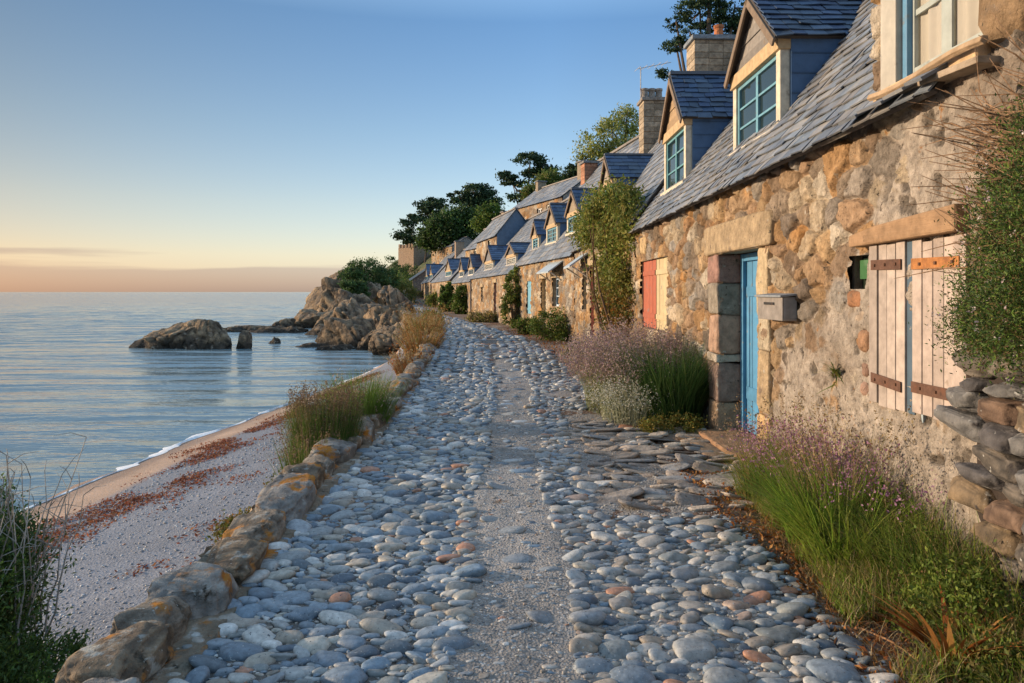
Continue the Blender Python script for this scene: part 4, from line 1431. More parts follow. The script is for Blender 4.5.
# old square tower with broken battlements
tw = thing("stone_tower", "square old stone tower with broken battlements beneath the pine trees", "tower", (-20.5, 140, 6))
mb = MB()
ft = Fr((-19.4, 138.0), (-23.2, 141.0))
ft.box(mb, 0, 4.4, 0, 4.6, 2, 10.4, (.40, .28, .19))
mb.build("tower_wall", M_FLATSTONE, tw)
mb = MB()
for k in range(5):
    ft.box(mb, .1 + .92 * k, .55 + .92 * k, -.1, .5, 10.4, 10.9 + rng.uniform(0, .5), (.38, .27, .19))
    ft.box(mb, -.1, .5, .7 + .85 * k, 1.15 + .85 * k, 10.4, 10.8 + rng.uniform(0, .5), (.33, .26, .2))
mb.build("battlement", M_FLATSTONE, tw)


# ------------------------------------------------------------------ sea wall with boulder coping
class PolyFr:
    """wall frame that follows a curve X = fx(Y); s is Y, d to the right"""

    def __init__(self, fx):
        self.fx = fx

    def __call__(self, s, d, z):
        s, d, z = np.broadcast_arrays(*[np.asarray(q, float) for q in (s, d, z)])
        return np.stack([self.fx(s) + d, s, z + roadz(s)], -1)


pw = PolyFr(lambda y: Lx(y) - 0.44)
SW = thing("sea_wall", "low stone sea wall of lichen stained boulders along the left edge of the lane", "wall", (float(Lx(6)) - .25, 6, 0))
mb = MB()
wall_grid(mb, pw, grade(-1, 60, lambda s: max(.05, s * .006)), np.arange(-1.9, .04, .05), lambda s, z: s > -99, lambda s, z: .1 + 0 * s, (.42, .3), 900, 1.3,
          pal=[(.26, .21, .16), (.30, .25, .19), (.22, .19, .16), (.33, .27, .19)])
mb.build("wall_face", M_BOULDER, SW, smooth=True)
mb = MB()
yy = grade(-1, 60, lambda s: max(.08, s * .008))
n = len(yy)
for k, (da, db, za, zb_) in enumerate(((-.44, -.02, .04, .03),)):
    A = np.stack([Lx(yy) + da, yy, roadz(yy) + za], -1)
    B = np.stack([Lx(yy) + db, yy, roadz(yy) + zb_], -1)
    Cc = np.stack([Lx(yy) + db + .02, yy, roadz(yy) - .05], -1)
    i = np.arange(n - 1)
    mb.add(np.concatenate([A, B, Cc]), np.concatenate([np.stack([i, i + 1, n + i + 1, n + i], -1), np.stack([n + i, n + i + 1, 2 * n + i + 1, 2 * n + i], -1)]), (.22, .18, .13))
mb.build("wall_bed", M_BOULDER, SW, smooth=True)


def boulder(mb, c, half, ang, seed, cols, sub=4, cuts=7, sq=.62, tilt=0.0, rough=.05):
    D, F = ico(sub)
    r_ = np.random.default_rng(seed)
    p = np.sign(D) * np.abs(D) ** sq
    p = p / np.linalg.norm(p, axis=1).max() * 1.18
    for _ in range(cuts):
        nn = r_.normal(0, 1, 3)
        nn /= np.linalg.norm(nn)
        o = r_.uniform(.72, .95)
        ex = np.clip(p @ nn - o, 0, None)
        p = p - ex[:, None] * nn * .85
    f = fbm(D[:, 0] * 1.7 + seed, D[:, 1] * 1.7, D[:, 2] * 1.7, 3, seed)
    f2_ = fbm(p[:, 0] * 5 + seed, p[:, 1] * 5, p[:, 2] * 5, 4, seed + 3)
    p = p * (1 + .16 * f + rough * f2_)[:, None]
    p = p * np.asarray(half)
    ca, sa = np.cos(tilt), np.sin(tilt)
    p = np.stack([p[:, 0], p[:, 1] * ca - p[:, 2] * sa, p[:, 1] * sa + p[:, 2] * ca], -1)
    ca, sa = np.cos(ang), np.sin(ang)
    p = np.stack([p[:, 0] * ca - p[:, 1] * sa, p[:, 0] * sa + p[:, 1] * ca, p[:, 2]], -1)
    t = ss(-.4, .4, f2_ + .5 * f)[:, None]
    mb.add(p + np.asarray(c), F, lerp(np.asarray(cols[0]), np.asarray(cols[1]), t))


y = 1.55
k = 0
while y < 56:
    grow = max(1.0, y / 14)
    ln = rng.uniform(.34, .72) * grow
    ym = y + ln / 2
    dx = float(Lx(ym + .3) - Lx(ym - .3)) / .6
    hz_ = rng.uniform(.095, .145) * min(grow, 1.5)
    mb = MB()
    gcol = [((.13, .105, .08), (.27, .225, .175)), ((.17, .155, .14), (.29, .265, .235)), ((.12, .09, .065), (.24, .18, .12))][k % 3]
    boulder(mb, (float(Lx(ym)) - .24 + rng.normal(0, .025), ym, float(roadz(ym)) + .075 + rng.normal(0, .02)), (.185 * min(grow, 1.6) * rng.uniform(.85, 1.15), ln * .64, hz_), -math.atan(dx) + rng.normal(0, .06), 1000 + k, gcol,
            5 if y < 6 else 4 if y < 16 else 3, 14, .5, rng.normal(0, .09), .10)
    mb.build("coping_boulder", M_BOULDER, SW, smooth=True)
    y += ln * .93
    k += 1

# ------------------------------------------------------------------ dry stone pile against the cottage at the right
DS = thing("dry_stone_wall", "dark dry stone wall stub bulging from the cottage wall below the hanging shrub", "wall", f1(3.2, -.3, 0))
mb = MB()
kk = 0
zc = -.05
while zc < 1.42:
    h = rng.uniform(.08, .16)
    s = 1.6 + rng.uniform(0, .2)
    smax = float(np.interp(zc, [0, .25, .5, .9, 1.4], [3.05, 3.3, 3.66, 3.66, 3.5]))
    while s < smax:
        ln = rng.uniform(.18, .46)
        if s + ln * .5 > smax:
            break
        prot = .02 + .10 * ss(smax + .1, smax - .9, s + ln / 2)
        c_ = f1(s + ln / 2, -prot, zc + h / 2)
        colr = [((.06, .055, .05), (.17, .145, .12)), ((.09, .06, .045), (.18, .12, .085)), ((.085, .083, .083), (.18, .175, .17)), ((.11, .085, .06), (.22, .16, .10)), ((.055, .052, .055), (.11, .103, .103))][int(rng.integers(0, 5))]
        boulder(mb, c_, (.15, ln * .56, h * .60), rng.normal(0, .12), 3000 + kk, colr, 4, 12, .42, rng.normal(0, .09), .07)
        s += ln
        kk += 1
    zc += h * .97
M_DRY = mat("lichened_dry_stone", rough=.92, spec=.2, bump=[("noise", 14, .6, .03), ("noise", 70, .5, .008)], vary=.4, vscale=12,
            spots=[(5, .63, .68, (.50, .50, .48)), (22, .66, .72, (.44, .43, .40)), (7, .62, .70, (.05, .045, .045))])
mb.build("dry_stones", M_DRY, DS, smooth=True)
mb = MB()
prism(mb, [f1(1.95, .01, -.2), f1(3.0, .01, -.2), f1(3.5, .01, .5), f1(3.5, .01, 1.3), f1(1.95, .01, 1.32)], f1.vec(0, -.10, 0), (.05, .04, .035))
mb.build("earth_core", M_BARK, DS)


# ------------------------------------------------------------------ rocks in and by the sea
def crag(mb, c, size, seed, sub=5, cuts=16, ang=0.0, base=((.13, .095, .065), (.36, .25, .15))):
    D, F = ico(sub)
    r_ = np.random.default_rng(seed)
    p = D.copy()
    f0 = fbm(D[:, 0] * 1.3 + seed, D[:, 1] * 1.3, D[:, 2] * 1.3, 3, seed)
    p = p * (1 + .45 * f0)[:, None]
    for _ in range(cuts):
        nn = r_.normal(0, 1, 3)
        nn /= np.linalg.norm(nn)
        o = r_.uniform(.5, .95)
        ex = np.clip(p @ nn - o, 0, None)
        p = p - ex[:, None] * nn * .9
    u, v = p[:, 0] * 2.6 + p[:, 2] * 1.2, p[:, 1] * 2.6 - p[:, 2] * 1.4
    F1_, F2_, I_ = worley(u + .3 * f0, v, seed, .9, .3)
    crack = ss(.0, .16, F2_ - F1_)
    f3 = fbm(p[:, 0] * 4 + seed, p[:, 1] * 4, p[:, 2] * 4, 5, seed + 2, .6)
    p = p * (1 + .10 * f3 - .10 * (1 - crack) + .10 * (I_ - .5))[:, None]
    p = p * np.asarray(size)
    ca, sa = np.cos(ang), np.sin(ang)
    p = np.stack([p[:, 0] * ca - p[:, 1] * sa, p[:, 0] * sa + p[:, 1] * ca, p[:, 2]], -1) + np.asarray(c)
    t = ss(-.35, .35, f3)[:, None]
    col = lerp(np.asarray(base[0]), np.asarray(base[1]), t) * (.55 + .45 * crack)[:, None]
    tide = ss(SEA + .75, SEA + .25, p[:, 2] + .25 * f3)[:, None]
    col = lerp(col, np.array([.045, .038, .03]), tide * .9)
    mb.add(p, F, col)


def rock_thing(name, label, specs, cat="rock", group=None, sub=5, kind=None):
    mb = MB()
    for i, (c, sz, sd, ang) in enumerate(specs):
        crag(mb, c, sz, sd, sub, 16, ang)
    t = mb.build(name, M_ROCK, smooth=True)
    tag(t, label, cat, group)
    return t


rock_thing("rocky_islet", "brown rocky islet standing alone in the sea", [((-22.6, 48, -2.1), (2.4, 1.6, 1.8), 41, .2), ((-21.0, 47.6, -1.7), (1.7, 1.4, 2.2), 42, .4), ((-24.8, 48.0, -2.4), (1.9, 1.2, 1.0), 43, 0), ((-19.7, 47.2, -2.3), (1.2, 1.0, 1.5), 44, .3)], "islet")
rock_thing("sea_stack", "small dark upright rock beside the right end of the rocky islet", [((-18.1, 47.3, -2.1), (.62, .5, 1.25), 45, .2)], "rock", sub=4)
rock_thing("sea_rock", "tiny dark rock breaking the water between islet and headland", [((-17.6, 52.0, -2.35), (.55, .5, .5), 46, .2)], "rock", sub=4)
rock_thing("flat_reef", "long flat dark reef reaching out to sea from the headland", [((-24.5, 68, -2.5), (5.2, 1.8, 1.0), 47, .05), ((-21.0, 66, -2.4), (2.4, 1.5, .9), 48, .1)], "reef")
rock_thing("boulder_outcrop", "low rounded brown rocks at the foot of the lane nearest the beach", [
    ((-11.4, 49.5, -2.0), (2.5, 2.2, 1.8), 51, .2), ((-12.4, 50.0, -2.0), (1.8, 1.6, 2.3), 52, .5), ((-9.0, 47.5, -2.0), (1.6, 1.5, 2.0), 53, .1), ((-13.6, 48.4, -2.6), (2.2, 1.2, .75), 54, .0), ((-11.4, 46.4, -2.4), (1.7, 1.1, .9), 55, .4), ((-8.4, 51.5, -1.2), (1.8, 2.0, 2.2), 56, .4), ((-9.8, 55, -1.2), (2.4, 3.0, 1.9), 57, .2), ((-8.2, 45.5, -1.6), (1.6, 1.9, 1.5), 58, .3), ((-7.4, 42.5, -1.7), (1.3, 1.6, 1.3), 59, .2), ((-9.4, 46.5, -2.2), (1.5, 1.2, 1.1), 60, .6)], "rocks")
rock_thing("rocky_headland", "tall grey brown rocky headland with bushes on top", [
    ((-17.0, 78, -1.6), (4.6, 5.0, 3.4), 61, .3), ((-20.2, 76, -2.0), (3.6, 3.2, 2.5), 62, .5), ((-13.8, 72, -1.8), (3.2, 4.0, 2.9), 63, .1), ((-22.6, 78, -2.4), (3.4, 2.4, 2.7), 64, .2),
    ((-17.8, 71, -2.4), (3.0, 2.2, 2.4), 65, .6), ((-19.0, 90, -.8), (5.5, 7, 4.4), 66, .3), ((-14.6, 64, -1.6), (2.6, 4, 2.4), 67, .3), ((-24.2, 75, -2.3), (2.2, 1.2, 1.3), 68, .4), ((-22.6, 66, -2.5), (3.0, 1.6, 1.1), 71, .2), ((-16.5, 62, -2.3), (3.0, 1.8, 1.3), 72, .1), ((-13.2, 80, -.2), (2.6, 5, 3.0), 69, 0), ((-24, 100, -.5), (7, 9, 5.5), 70, .2)], "headland")


# ------------------------------------------------------------------ plants
def leaves(mb, P, size, pal, up=0.0, aspect=.5, out=None, var=.3, colr=None):
    n = len(P)
    a = rng.normal(0, 1, (n, 3))
    if out is not None:
        a = a * .7 + out
    a[:, 2] += up
    a /= np.linalg.norm(a, axis=1)[:, None] + 1e-9
    b = np.cross(a, rng.normal(0, 1, (n, 3)))
    b /= np.linalg.norm(b, axis=1)[:, None] + 1e-9
    c = np.cross(a, b)
    L_ = (size * rng.uniform(1 - var, 1 + var, n))[:, None]
    w_ = L_ * aspect
    V = np.stack([P - a * L_ * .5, P + b * w_ * .5 + c * w_ * .12, P + a * L_ * .5, P - b * w_ * .5 + c * w_ * .12], 1)
    col = pick(rng.random(n), pal) * rng.uniform(.75, 1.25, (n, 1)) if colr is None else colr
    mb.add(V.reshape(-1, 3), np.arange(4 * n).reshape(n, 4), np.repeat(col, 4, 0))


def clump_pts(blobs, nclump, nleaf, sig, shell_=.6, flat=1.0):
    """leaf positions grouped into clumps spread through ellipsoid blobs; returns points, clump id"""
    vol = np.array([b[3] * b[4] * b[5] for b in blobs]) ** .67
    vol /= vol.sum()
    bi = rng.choice(len(blobs), nclump, p=vol)
    B = np.array(blobs, float)[bi]
    d = rng.normal(0, 1, (nclump, 3))
    d /= np.linalg.norm(d, axis=1)[:, None]
    r = rng.random(nclump) ** (1 / 3) * (1 - shell_) + shell_ * rng.uniform(.75, 1.05, nclump)
    cpos = B[:, :3] + d * r[:, None] * B[:, 3:6]
    k = max(1, nleaf // nclump)
    s = rng.uniform(.55, 1.3, nclump)
    P = cpos[:, None] + rng.normal(0, 1, (nclump, k, 3)) * (sig * s)[:, None, None] * np.array([1, 1, flat])
    tone = rng.uniform(.65, 1.35, nclump)
    return P.reshape(-1, 3), np.repeat(tone, k), cpos, np.repeat(d, k, 0)


def bush(name, label, cat, blobs, n, size, pal, ncl=None, sig=None, group=None, stems=True, mat_=None, aspect=.5, up=.2, base=None, parent=None):
    n = int(n * 1.6)
    bl = np.array(blobs, float)
    base = base if base is not None else (bl[:, 0].mean(), bl[:, 1].mean(), (bl[:, 2] - bl[:, 5]).min())
    t = thing(name, label, cat, base, group)
    ncl = ncl or max(12, n // 60)
    sig = sig or float(bl[:, 3:6].mean()) * .16
    P, tone, cp, d = clump_pts(blobs, ncl, n, sig)
    mb = MB()
    col = pick(rng.random(len(P)), pal) * (tone * rng.uniform(.8, 1.2, len(P)))[:, None]
    leaves(mb, P, size, pal, up, aspect, out=d * .6, colr=col)
    mb.build("foliage", mat_ or M_LEAF, t)
    if stems:
        mb = MB()
        for i in range(0, len(cp), max(1, len(cp) // 40)):
            b0 = np.array(base) + rng.normal(0, .06, 3) * bl[:, 3].mean() * [1, 1, 0]
            m_ = (b0 + cp[i]) / 2 + rng.normal(0, .05, 3) * bl[:, 3].mean()
            tube(mb, [b0, m_, cp[i]], [.012 * bl[:, 5].mean() + .006, .008 * bl[:, 5].mean() + .004, .003], (.16, .11, .07), 4)
        mb.build("stems", M_BARK, t)
    return t


def blades(mb, P, H, W, lean, pal, seg_=3, droop=.5, dirs=None):
    """tapering bent blades"""
    n = len(P)
    a = rng.uniform(0, 2 * np.pi, n) if dirs is None else dirs
    dv = np.stack([np.cos(a), np.sin(a), np.zeros(n)], -1)
    wv = np.stack([-np.sin(a), np.cos(a), np.zeros(n)], -1)
    tw = rng.uniform(-1, 1, n)[:, None]
    wv = wv * np.sqrt(1 - (tw * .7) ** 2) + dv * tw * .7
    ts = np.linspace(0, 1, seg_ + 1)
    Vs = []
    for t in ts:
        c = P + dv * (lean * t ** 1.8)[:, None] + np.array([0, 0, 1.0]) * (H * (t - droop * .35 * (lean / (H + 1e-6)) * t ** 3))[:, None]
        w = (W * (1 - t ** 1.6) * .5 + .0004)[:, None]
        Vs += [c - wv * w, c + wv * w]
    V = np.stack(Vs, 1)
    m = 2 * (seg_ + 1)
    F = []
    for i in range(seg_):
        F.append([2 * i, 2 * i + 1, 2 * i + 3, 2 * i + 2])
    FF = (np.array(F)[None] + (np.arange(n) * m)[:, None, None]).reshape(-1, 4)
    col = pick(rng.random(n), pal) * rng.uniform(.75, 1.25, (n, 1))
    tip = np.repeat(np.linspace(0, 1, seg_ + 1), 2)[None, :, None]
    cc = col[:, None] * (1 + .25 * tip)
    mb.add(V.reshape(-1, 3), FF, cc.reshape(-1, 3))
    return Vs[-1]


GREEN = [(.065, .115, .02), (.09, .15, .026), (.12, .17, .03), (.052, .095, .018), (.16, .19, .04)]
YGREEN = [(.16, .17, .035), (.20, .19, .045), (.12, .15, .03), (.22, .18, .05)]
STRAW = [(.34, .25, .12), (.28, .20, .10), (.40, .31, .17), (.24, .15, .08)]
DKGREEN = [(.040, .072, .022), (.056, .094, .028), (.075, .115, .032), (.032, .058, .018)]
PINE = [(.036, .064, .032), (.050, .084, .036), (.068, .105, .042), (.030, .054, .028)]
RUST = [(.30, .10, .025), (.36, .15, .04), (.24, .075, .02), (.40, .20, .06)]


def in_bed(n, y0, y1, x0, x1, dens=None):
    X, Y = rng.random(n), rng.uniform(y0, y1, n)
    a, b = x0(Y), x1(Y)
    return np.stack([a + (b - a) * X, Y, np.zeros(n)], -1), X


# grass bed in front of the near cottage
bx0 = lambda y: np.interp(y, [2.2, 2.9, 3.6, 4.5, 5.3, 6.2], [1.62, 1.58, 1.62, 1.72, 1.80, 2.12])
bx1 = lambda y: Fx(y) - .07
mb = MB()
P, X = in_bed(21000, 2.3, 6.25, bx0, bx1)
nzp = fbm(P[:, 0] * 2.2, P[:, 1] * 2.2, 0, 3, 95)
kp = nzp + .9 * X > .05
P, X = P[kp], X[kp]
Hh = (.10 + .36 * X * rng.uniform(.35, 1.3, len(P))) * np.interp(P[:, 1], [2.3, 3.6, 6.2], [.75, 1.1, .9])
blades(mb, P, Hh, rng.uniform(.003, .0075, len(P)), Hh * rng.uniform(.1, 1.1, len(P)), [(.15, .25, .03), (.20, .28, .035), (.25, .29, .045), (.11, .19, .022)] + YGREEN + STRAW[:3])
P, X = in_bed(3200, 2.3, 6.1, lambda y: bx0(y) - .06, bx1)
Hh = rng.uniform(.03, .14, len(P))
blades(mb, P, Hh, rng.uniform(.002, .005, len(P)), Hh * rng.uniform(.5, 2.2, len(P)), STRAW + RUST[:2])
tag(mb.build("grass", M_BLADE), kind="stuff")
# dead leaves along the kerb of the bed
mb = MB()
P, X = in_bed(3600, 2.2, 6.2, lambda y: Rx(y) - .05, lambda y: bx1(y) - .1)
P[:, 2] = rng.uniform(.006, .03, len(P))
leaves(mb, P, .035, RUST + [(.16, .08, .04), (.22, .13, .07), (.12, .07, .04)], 0, .5, out=np.array([0, 0, 0.0]))
P, X = in_bed(1500, 9.5, 30, lambda y: Rx(y) + .05, lambda y: Fx(y) - .1)
P[:, 2] = rng.uniform(.006, .03, len(P))
leaves(mb, P, .06, RUST + [(.16, .08, .04), (.22, .13, .07)], 0, .5)
tag(mb.build("dead_leaves", M_LEAF), kind="stuff")


def tuft(name, label, cat, c, r, n, h, w, pal, lean=.6, seeds=0, seedpal=None, seedh=1.3, group=None, seg_=4, seedsize=.02, part="blades"):
    t = thing(name, label, cat, c, group)
    mb = MB()
    a, q = rng.uniform(0, 2 * np.pi, n), np.sqrt(rng.random(n)) * r
    P = np.asarray(c) + np.stack([q * np.cos(a), q * np.sin(a), np.zeros(n)], -1)
    H = h * rng.uniform(.5, 1.1, n)
    blades(mb, P, H, w * rng.uniform(.6, 1.3, n), H * lean * rng.uniform(.2, 1.2, n), pal, seg_, dirs=a + rng.normal(0, .6, n))
    mb.build(part, M_BLADE, t)
    if seeds:
        mb = MB()
        a, q = rng.uniform(0, 2 * np.pi, seeds), np.sqrt(rng.random(seeds)) * r * .9
        P = np.asarray(c) + np.stack([q * np.cos(a), q * np.sin(a), np.zeros(seeds)], -1)
        H = h * seedh * rng.uniform(.75, 1.1, seeds)
        tip = blades(mb, P, H, np.full(seeds, w * .55), H * lean * .7 * rng.uniform(.3, 1.2, seeds), STRAW + YGREEN[:1], seg_, dirs=a + rng.normal(0, .5, seeds))
        kq = 9
        Q = np.repeat(tip[:, None], kq, 1) + rng.normal(0, 1, (seeds, kq, 3)) * np.array([seedsize * .5, seedsize * .5, seedsize * 1.8]) - np.array([0, 0, seedsize])
        leaves(mb, Q.reshape(-1, 3), seedsize, seedpal or STRAW, 1.0, .45)
        mb.build("seed_heads", M_PETAL, t)
    return t


tuft("grass_tuft", "long bright green grass tuft arching toward the cobbles", "grass tuft", (1.98, 4.45, 0), .22, 700, .58, .009, [(.14, .24, .03), (.18, .27, .035), (.11, .20, .025)], 1.1)
tuft("grass_tuft", "dense green grass tuft close under the dark dry stone wall", "grass tuft", (2.16, 3.62, 0), .24, 520, .50, .008, GREEN, .8)
tuft("grass_tuft", "yellow green grass tuft at the far end of the bed near the doorstep", "grass tuft", (1.96, 5.35, 0), .22, 420, .42, .007, YGREEN + GREEN[:2], .8)
tuft("grass_tuft", "green grass tuft in the middle of the bed with dry stems through it", "grass tuft", (1.92, 4.0, 0), .2, 600, .52, .009, [(.20, .27, .035), (.16, .25, .03), (.24, .27, .05)], 1.2)
tuft("feathery_grass", "tall feathery grass with brown seed heads against the plastered wall", "grass", (2.16, 4.55, 0), .32, 420, .70, .006, GREEN + STRAW[:2], .8, 260, STRAW, 1.25, seedsize=.02)
tuft("feathery_grass", "dry straw coloured seed grass at the left end of the bed", "grass", (2.12, 5.75, 0), .24, 220, .38, .005, STRAW + YGREEN, .7, 90, [(.30, .20, .14), (.36, .24, .18)], 1.3, seedsize=.018)


def flowers(name, label, cat, c, rx, ry, n, h, pal, petal=.02, kq=16, spread=.03, leafpal=GREEN, lean=.5, group=None, tall=1.5, leafn=500, leafsize=.05):
    t = thing(name, label, cat, c, group)
    mb = MB()
    a, q = rng.uniform(0, 2 * np.pi, n), np.sqrt(rng.random(n))
    P = np.asarray(c) + np.stack([q * np.cos(a) * rx, q * np.sin(a) * ry, np.zeros(n)], -1)
    H = h * rng.uniform(.7, 1.1, n) * (1 - .25 * q)
    tip = blades(mb, P, H, np.full(n, .006), H * lean * q * rng.uniform(.5, 1.2, n), leafpal, 3, dirs=a)
    if leafn:
        a2, q2 = rng.uniform(0, 2 * np.pi, leafn), np.sqrt(rng.random(leafn))
        PL = np.asarray(c) + np.stack([q2 * np.cos(a2) * rx, q2 * np.sin(a2) * ry, h * .75 * rng.random(leafn) * (1 - .4 * q2)], -1)
        leaves(mb, PL, leafsize, leafpal, .5, .35)
    mb.build("stems", M_BLADE, t)
    mb = MB()
    Q = np.repeat(tip[:, None], kq, 1) + rng.normal(0, 1, (n, kq, 3)) * np.array([spread, spread, spread * tall]) - np.array([0, 0, spread * tall * .5])
    leaves(mb, Q.reshape(-1, 3), petal, pal, .3, .6)
    mb.build("blossoms", M_PETAL, t)
    return t


PURPLE = [(.34, .15, .26), (.42, .22, .33), (.28, .12, .24), (.46, .28, .36)]
LILAC = [(.34, .225, .235), (.40, .28, .27), (.30, .20, .215), (.44, .34, .31), (.33, .25, .20), (.30, .24, .16)]
flowers("valerian", "pink purple flowering valerian against the plastered cottage wall", "flower plant", (2.18, 5.15, 0), .2, .5, 110, .66, PURPLE, .02, 30, .036)
flowers("valerian", "smaller purple flowering plant beside the tall feathery grass", "flower plant", (2.2, 4.2, 0), .14, .28, 40, .68, PURPLE, .018, 26, .032)
bush("leafy_herb", "bright yellow green leafy herb at the lower right among the grass", "herb", [(1.98, 3.12, .13, .22, .25, .16), (2.12, 3.3, .15, .18, .2, .17)], 3600, .026, [(.14, .19, .03), (.18, .22, .04), (.10, .15, .025)], 60, .05)
bush("leafy_herb", "low green herb at the bottom right corner of the bed", "herb", [(2.0, 2.75, .08, .2, .22, .12)], 2000, .028, YGREEN + GREEN, 40, .04)
# rust coloured dock
t = thing("dried_dock", "rust orange dried dock leaves at the lower right of the bed", "plant", (1.86, 2.95, 0))
mb = MB()
n = 70
a = rng.uniform(0, 2 * np.pi, n)
P = np.array([1.86, 2.95, 0]) + np.stack([np.cos(a), np.sin(a), 0 * a], -1) * .05
H = rng.uniform(.14, .36, n)
blades(mb, P, H, rng.uniform(.02, .045, n), H * rng.uniform(.4, 1.2, n), RUST, 5, dirs=a)
mb.build("leaves", M_LEAF, t)
t = thing("bramble_stem", "long bent brown stem arching through the grass", "stem", (1.95, 3.55, 0))
mb = MB()
for (p0, p1, p2) in (((1.95, 3.55, 0), (1.95, 3.5, .42), (2.2, 3.25, .05)), ((1.75, 3.4, .02), (1.95, 3.3, .12), (2.15, 2.9, .03)), ((1.62, 3.3, .02), (1.72, 3.15, .05), (1.75, 2.8, .02))):
    tt = np.linspace(0, 1, 14)[:, None]
    tube(mb, (1 - tt) ** 2 * np.array(p0) + 2 * tt * (1 - tt) * np.array(p1) + tt ** 2 * np.array(p2) + rng.normal(0, .004, (14, 3)), .004, (.34, .19, .10), 5)
mb.build("stem", M_BARK, t)

# planting beside the door
flowers("lavender", "large lavender bush in pink lilac bloom left of the blue door", "lavender", (1.58, 9.5, 0), .56, .95, 1300, 1.16, LILAC, .026, 18, .026, [(.12, .15, .05), (.16, .18, .07), (.20, .19, .10)], .45, tall=2.6, leafn=2500, leafsize=.06)
tuft("reed_clump", "dense dark green rush clump beside the stone door jamb", "rushes", (1.95, 8.55, 0), .34, 2600, 1.02, .010, [(.045, .10, .02), (.06, .125, .03), (.035, .075, .018), (.08, .14, .04), (.12, .17, .05)], .6)
flowers("silver_wormwood", "silvery white feathery plant in front of the lavender", "plant", (1.44, 8.55, 0), .34, .34, 260, .60, [(.52, .50, .42), (.44, .43, .34), (.58, .55, .47), (.36, .38, .27)], .022, 16, .03, [(.30, .31, .20), (.36, .36, .25)], .45, tall=2.2, leafn=1200, leafsize=.05)
bush("low_yellow_plant", "low mossy yellow plant with tiny flowers left of the doorstep", "ground plant", [(1.88, 8.02, .07, .36, .2, .12), (1.66, 8.0, .05, .2, .16, .08)], 1900, .03, YGREEN + [(.26, .17, .03)], 60, .04, stems=False)
# creeper on the second cottage
CP = thing("creeper", "big green and rust creeper hanging from the eave of the second cottage", "creeper", f2(.9, -.35, 0))
bl = []
for (s, z, rs, rd, rz_) in ((.2, 2.75, .7, .38, .40), (1.0, 2.2, .8, .42, .7), (2.1, 2.5, .9, .42, .6), (1.4, 3.15, 1.0, .5, .35), (.6, 1.4, .6, .36, .6), (1.9, 1.5, .9, .38, .7), (1.3, .7, .9, .34, .6), (2.9, 3.05, .8, .4, .4), (3.6, 3.3, .7, .4, .35), (.9, 3.35, 1.1, .6, .3), (2.9, 1.9, .6, .3, .6), (4.3, 3.1, .6, .35, .3)):
    p = f2(s, -.10 - (.18 if z > 2.9 else 0), z)
    bl.append((p[0], p[1], p[2], rd * (.95 if z > 2.9 else .55), rs * .8, rz_))
P, tone, cp, d = clump_pts(bl, 420, 30000, .12)
rt_ = ss(2.3, .9, P[:, 2] + .5 * fbm(P[:, 1] * 1.5, P[:, 2] * 1.5, 0, 3, 77))
c1, c2 = pick(rng.random(len(P)), [(.20, .22, .045), (.26, .25, .06), (.16, .20, .04), (.13, .19, .035), (.28, .24, .06)]), pick(rng.random(len(P)), [(.13, .13, .03), (.22, .13, .03), (.28, .12, .03), (.10, .12, .03), (.16, .10, .03)])
mb = MB()
leaves(mb, P, .07, GREEN, -.4, .6, out=d * .5, colr=lerp(c1, c2, rt_[:, None]) * (tone * rng.uniform(.8, 1.2, len(P)))[:, None])
# hanging sprays
n = 260
s_ = rng.uniform(-.2, 4.6, n)
Q = f2(s_, rng.uniform(-.5, -.2, n), 3.2 + .25 * np.sin(s_ * 2) + rng.normal(0, .1, n))
blades(mb, Q, -rng.uniform(.2, .7, n), np.full(n, .016), rng.uniform(.05, .3, n), YGREEN, 4, dirs=np.full(n, np.pi) + rng.normal(0, .5, n))
mb.build("foliage", M_LEAF, CP)
mb = MB()
for i in range(14):
    b0 = f2(.6 + rng.uniform(0, 1.8), -.1, 0)
    p1 = cp[int(rng.integers(0, len(cp)))]
    tube(mb, [b0, (b0 + p1) / 2 + rng.normal(0, .1, 3), p1], [.035, .022, .008], (.16, .10, .06), 5)
mb.build("stems", M_BARK, CP)

# shrub overhanging from the top of the dry stone wall
HS = thing("hanging_shrub", "dark green shrub with small pale flowers and dry brown twigs on the dry stone wall", "shrub", f1(3.0, -.25, 1.3))
bl = []
for (s, d_, z, r, rz_) in ((2.98, -.22, 1.78, .28, .35), (3.28, -.16, 1.60, .18, .26), (2.6, -.30, 1.9, .32, .5), (2.25, -.35, 1.9, .35, .55), (3.16, -.12, 2.0, .2, .24), (3.38, -.12, 1.42, .13, .13), (2.8, -.15, 2.2, .25, .25), (3.12, -.26, 1.46, .2, .16), (2.75, -.35, 1.5, .3, .22), (2.98, -.1, 2.36, .15, .16)):
    p = f1(s, d_, z)
    bl.append((p[0], p[1], p[2], r * .8, r, rz_))
P, tone, cp, d = clump_pts(bl, 620, 95000, .05, .5)
mb = MB()
leaves(mb, P, .019, GREEN, .2, .32, out=d * .6, colr=1.3 * pick(rng.random(len(P)), DKGREEN + GREEN[:3] + [(.10, .085, .03), (.12, .08, .04)]) * (tone * rng.uniform(.8, 1.3, len(P)))[:, None])
mb.build("foliage", M_LEAF, HS)
mb = MB()
for i in range(330):
    c0 = np.array(f1(rng.uniform(2.3, 3.25), -.12, rng.uniform(1.6, 2.35)))
    dr = f1.vec(rng.uniform(.1, .9), -rng.uniform(0, .45), rng.uniform(.05, .8))
    dr = dr / np.linalg.norm(dr) * rng.uniform(.3, .62)
    m_ = c0 + dr * .5 + rng.normal(0, .03, 3)
    tube(mb, [c0, m_, c0 + dr + [0, 0, -.06]], [.006, .004, .0015], np.array([.24, .15, .09]) * rng.uniform(.6, 1.4), 4)
